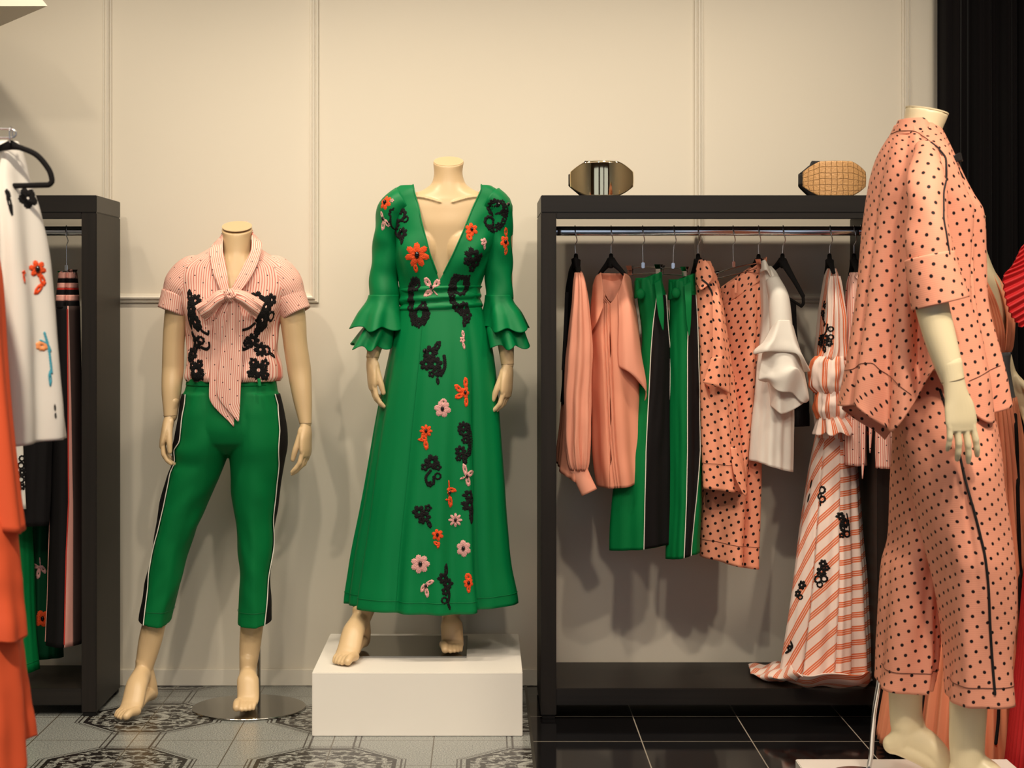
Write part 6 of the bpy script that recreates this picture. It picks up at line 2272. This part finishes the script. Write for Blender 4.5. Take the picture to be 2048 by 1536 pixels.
def floral_blouse():
    Y = 3.12
    g = G('blouse', 'white blouse with scattered embroidered flowers hanging in front at the left edge', 'blouse', (20, 600, Y))
    f = lambda th, t: .010 * sin(4 * th + 1.0) * (.3 + t) - .020 * gauss(wrapd(th) + .35 * t, .62, .10) * (.4 + .6 * t) + .010 * gauss(wrapd(th), .8, .25) * t + .006 * sin(9 * th + 2 * t) * t + .004 * noise.noise(Vector((th * 2, t * 4, 81)))
    S = Surf(rows_px(Y, [(283, -8, 34, .025), (296, -40, 41, .04), (330, -85, 50, .06), (370, -110, 58, .075), (420, -120, 72, .085), (480, -122, 83, .09), (560, -124, 93, .092), (650, -126, 103, .095), (760, -128, 112, .098), (850, -130, 118, .10), (892, -130, 119, .10)]), fold=f,
             zf=lambda th, t: .012 * t ** 6 * sin(th))
    o = skin('body', S, 'white', g, nu=140, nv=90)
    bv = bvh_of([o])
    global FACE
    FACE = .8
    lace_flower(g, bv, 56, 396, 22, 5, 'lace_black', .4, bead=False, deep=.3)
    lace_motif(g, bv, 19, 405, [('l', 0, 0, 60, 9, 1.35), ('l', -3, -18, 20, 10, 1.2)], m='lace_black')
    lace_flower(g, bv, 75, 538, 18, 6, 'lace_red', .2, extra=[(10, 22, 26, 12, 1.2), (2, 40, 28, 12, 2.2)])
    lace_flower(g, bv, 48, 545, 5, 4, 'lace_red', .2, bead=False, extra=[(0, 12, 22, 5, 1.4)])
    lace_motif(g, bv, 84, 692, [('l', 0, 0, 26, 20, .2)], m='peach', name='embroidered_petal')
    lace_motif(g, bv, 95, 705, [('c', [(-6, -40), (2, -10), (6, 20), (8, 40)], 5), ('c', [(-14, -24), (0, -16), (6, -4)], 5), ('l', 5, 52, 34, 7, 1.5)], m='teal', name='embroidered_stem')
    lace_motif(g, bv, 110, 815, [('l', 0, 0, 14, 4, 1.5), ('l', 1, 16, 12, 4, 1.5)], m='lace_black')

    FACE = 0.0


floral_blouse()


def tiered_dress():
    Y = 2.86
    g = G('dress', 'orange red chiffon dress in three tiers hanging at the left edge in front', 'dress', (-60, 900, Y))
    def f(k, n=5):
        return lambda th, t: .010 * t * sin(n * th + k) + .007 * t * sin(2 * n * th + 2 * k + 1) + .003 * noise.noise(Vector((th * 2, t * 4, k)))
    A = Surf(rows_px(Y, [(300, -140, -80, .03), (325, -180, -55, .06), (380, -200, -38, .08), (470, -205, -16, .09), (560, -208, 0, .085), (700, -212, 8, .085), (850, -216, 18, .088), (980, -220, 31, .09), (1060, -224, 41, .092)]), fold=f(.5), zf=lambda th, t: -.004 * t ** 5 * sin(5 * th + .5))
    B = Surf(rows_px(Y, [(1030, -205, 30, .09), (1100, -212, 36, .095), (1200, -220, 44, .10), (1270, -226, 49, .105)]), fold=f(1.6), zf=lambda th, t: -.004 * t ** 5 * sin(5 * th + 1.6))
    Cc = Surf(rows_px(Y, [(1240, -205, 38, .09), (1330, -215, 47, .095), (1420, -224, 55, .10), (1498, -230, 61, .11)]), fold=f(2.9), zf=lambda th, t: -.035 * t ** 3 * (cos(th - .3) * .7) - .012 * t ** 4 * sin(5 * th + 2))
    for S in (A, B, Cc):
        skin('tier', S, 'orange', g, nu=120, nv=60, th=.0018)


tiered_dress()
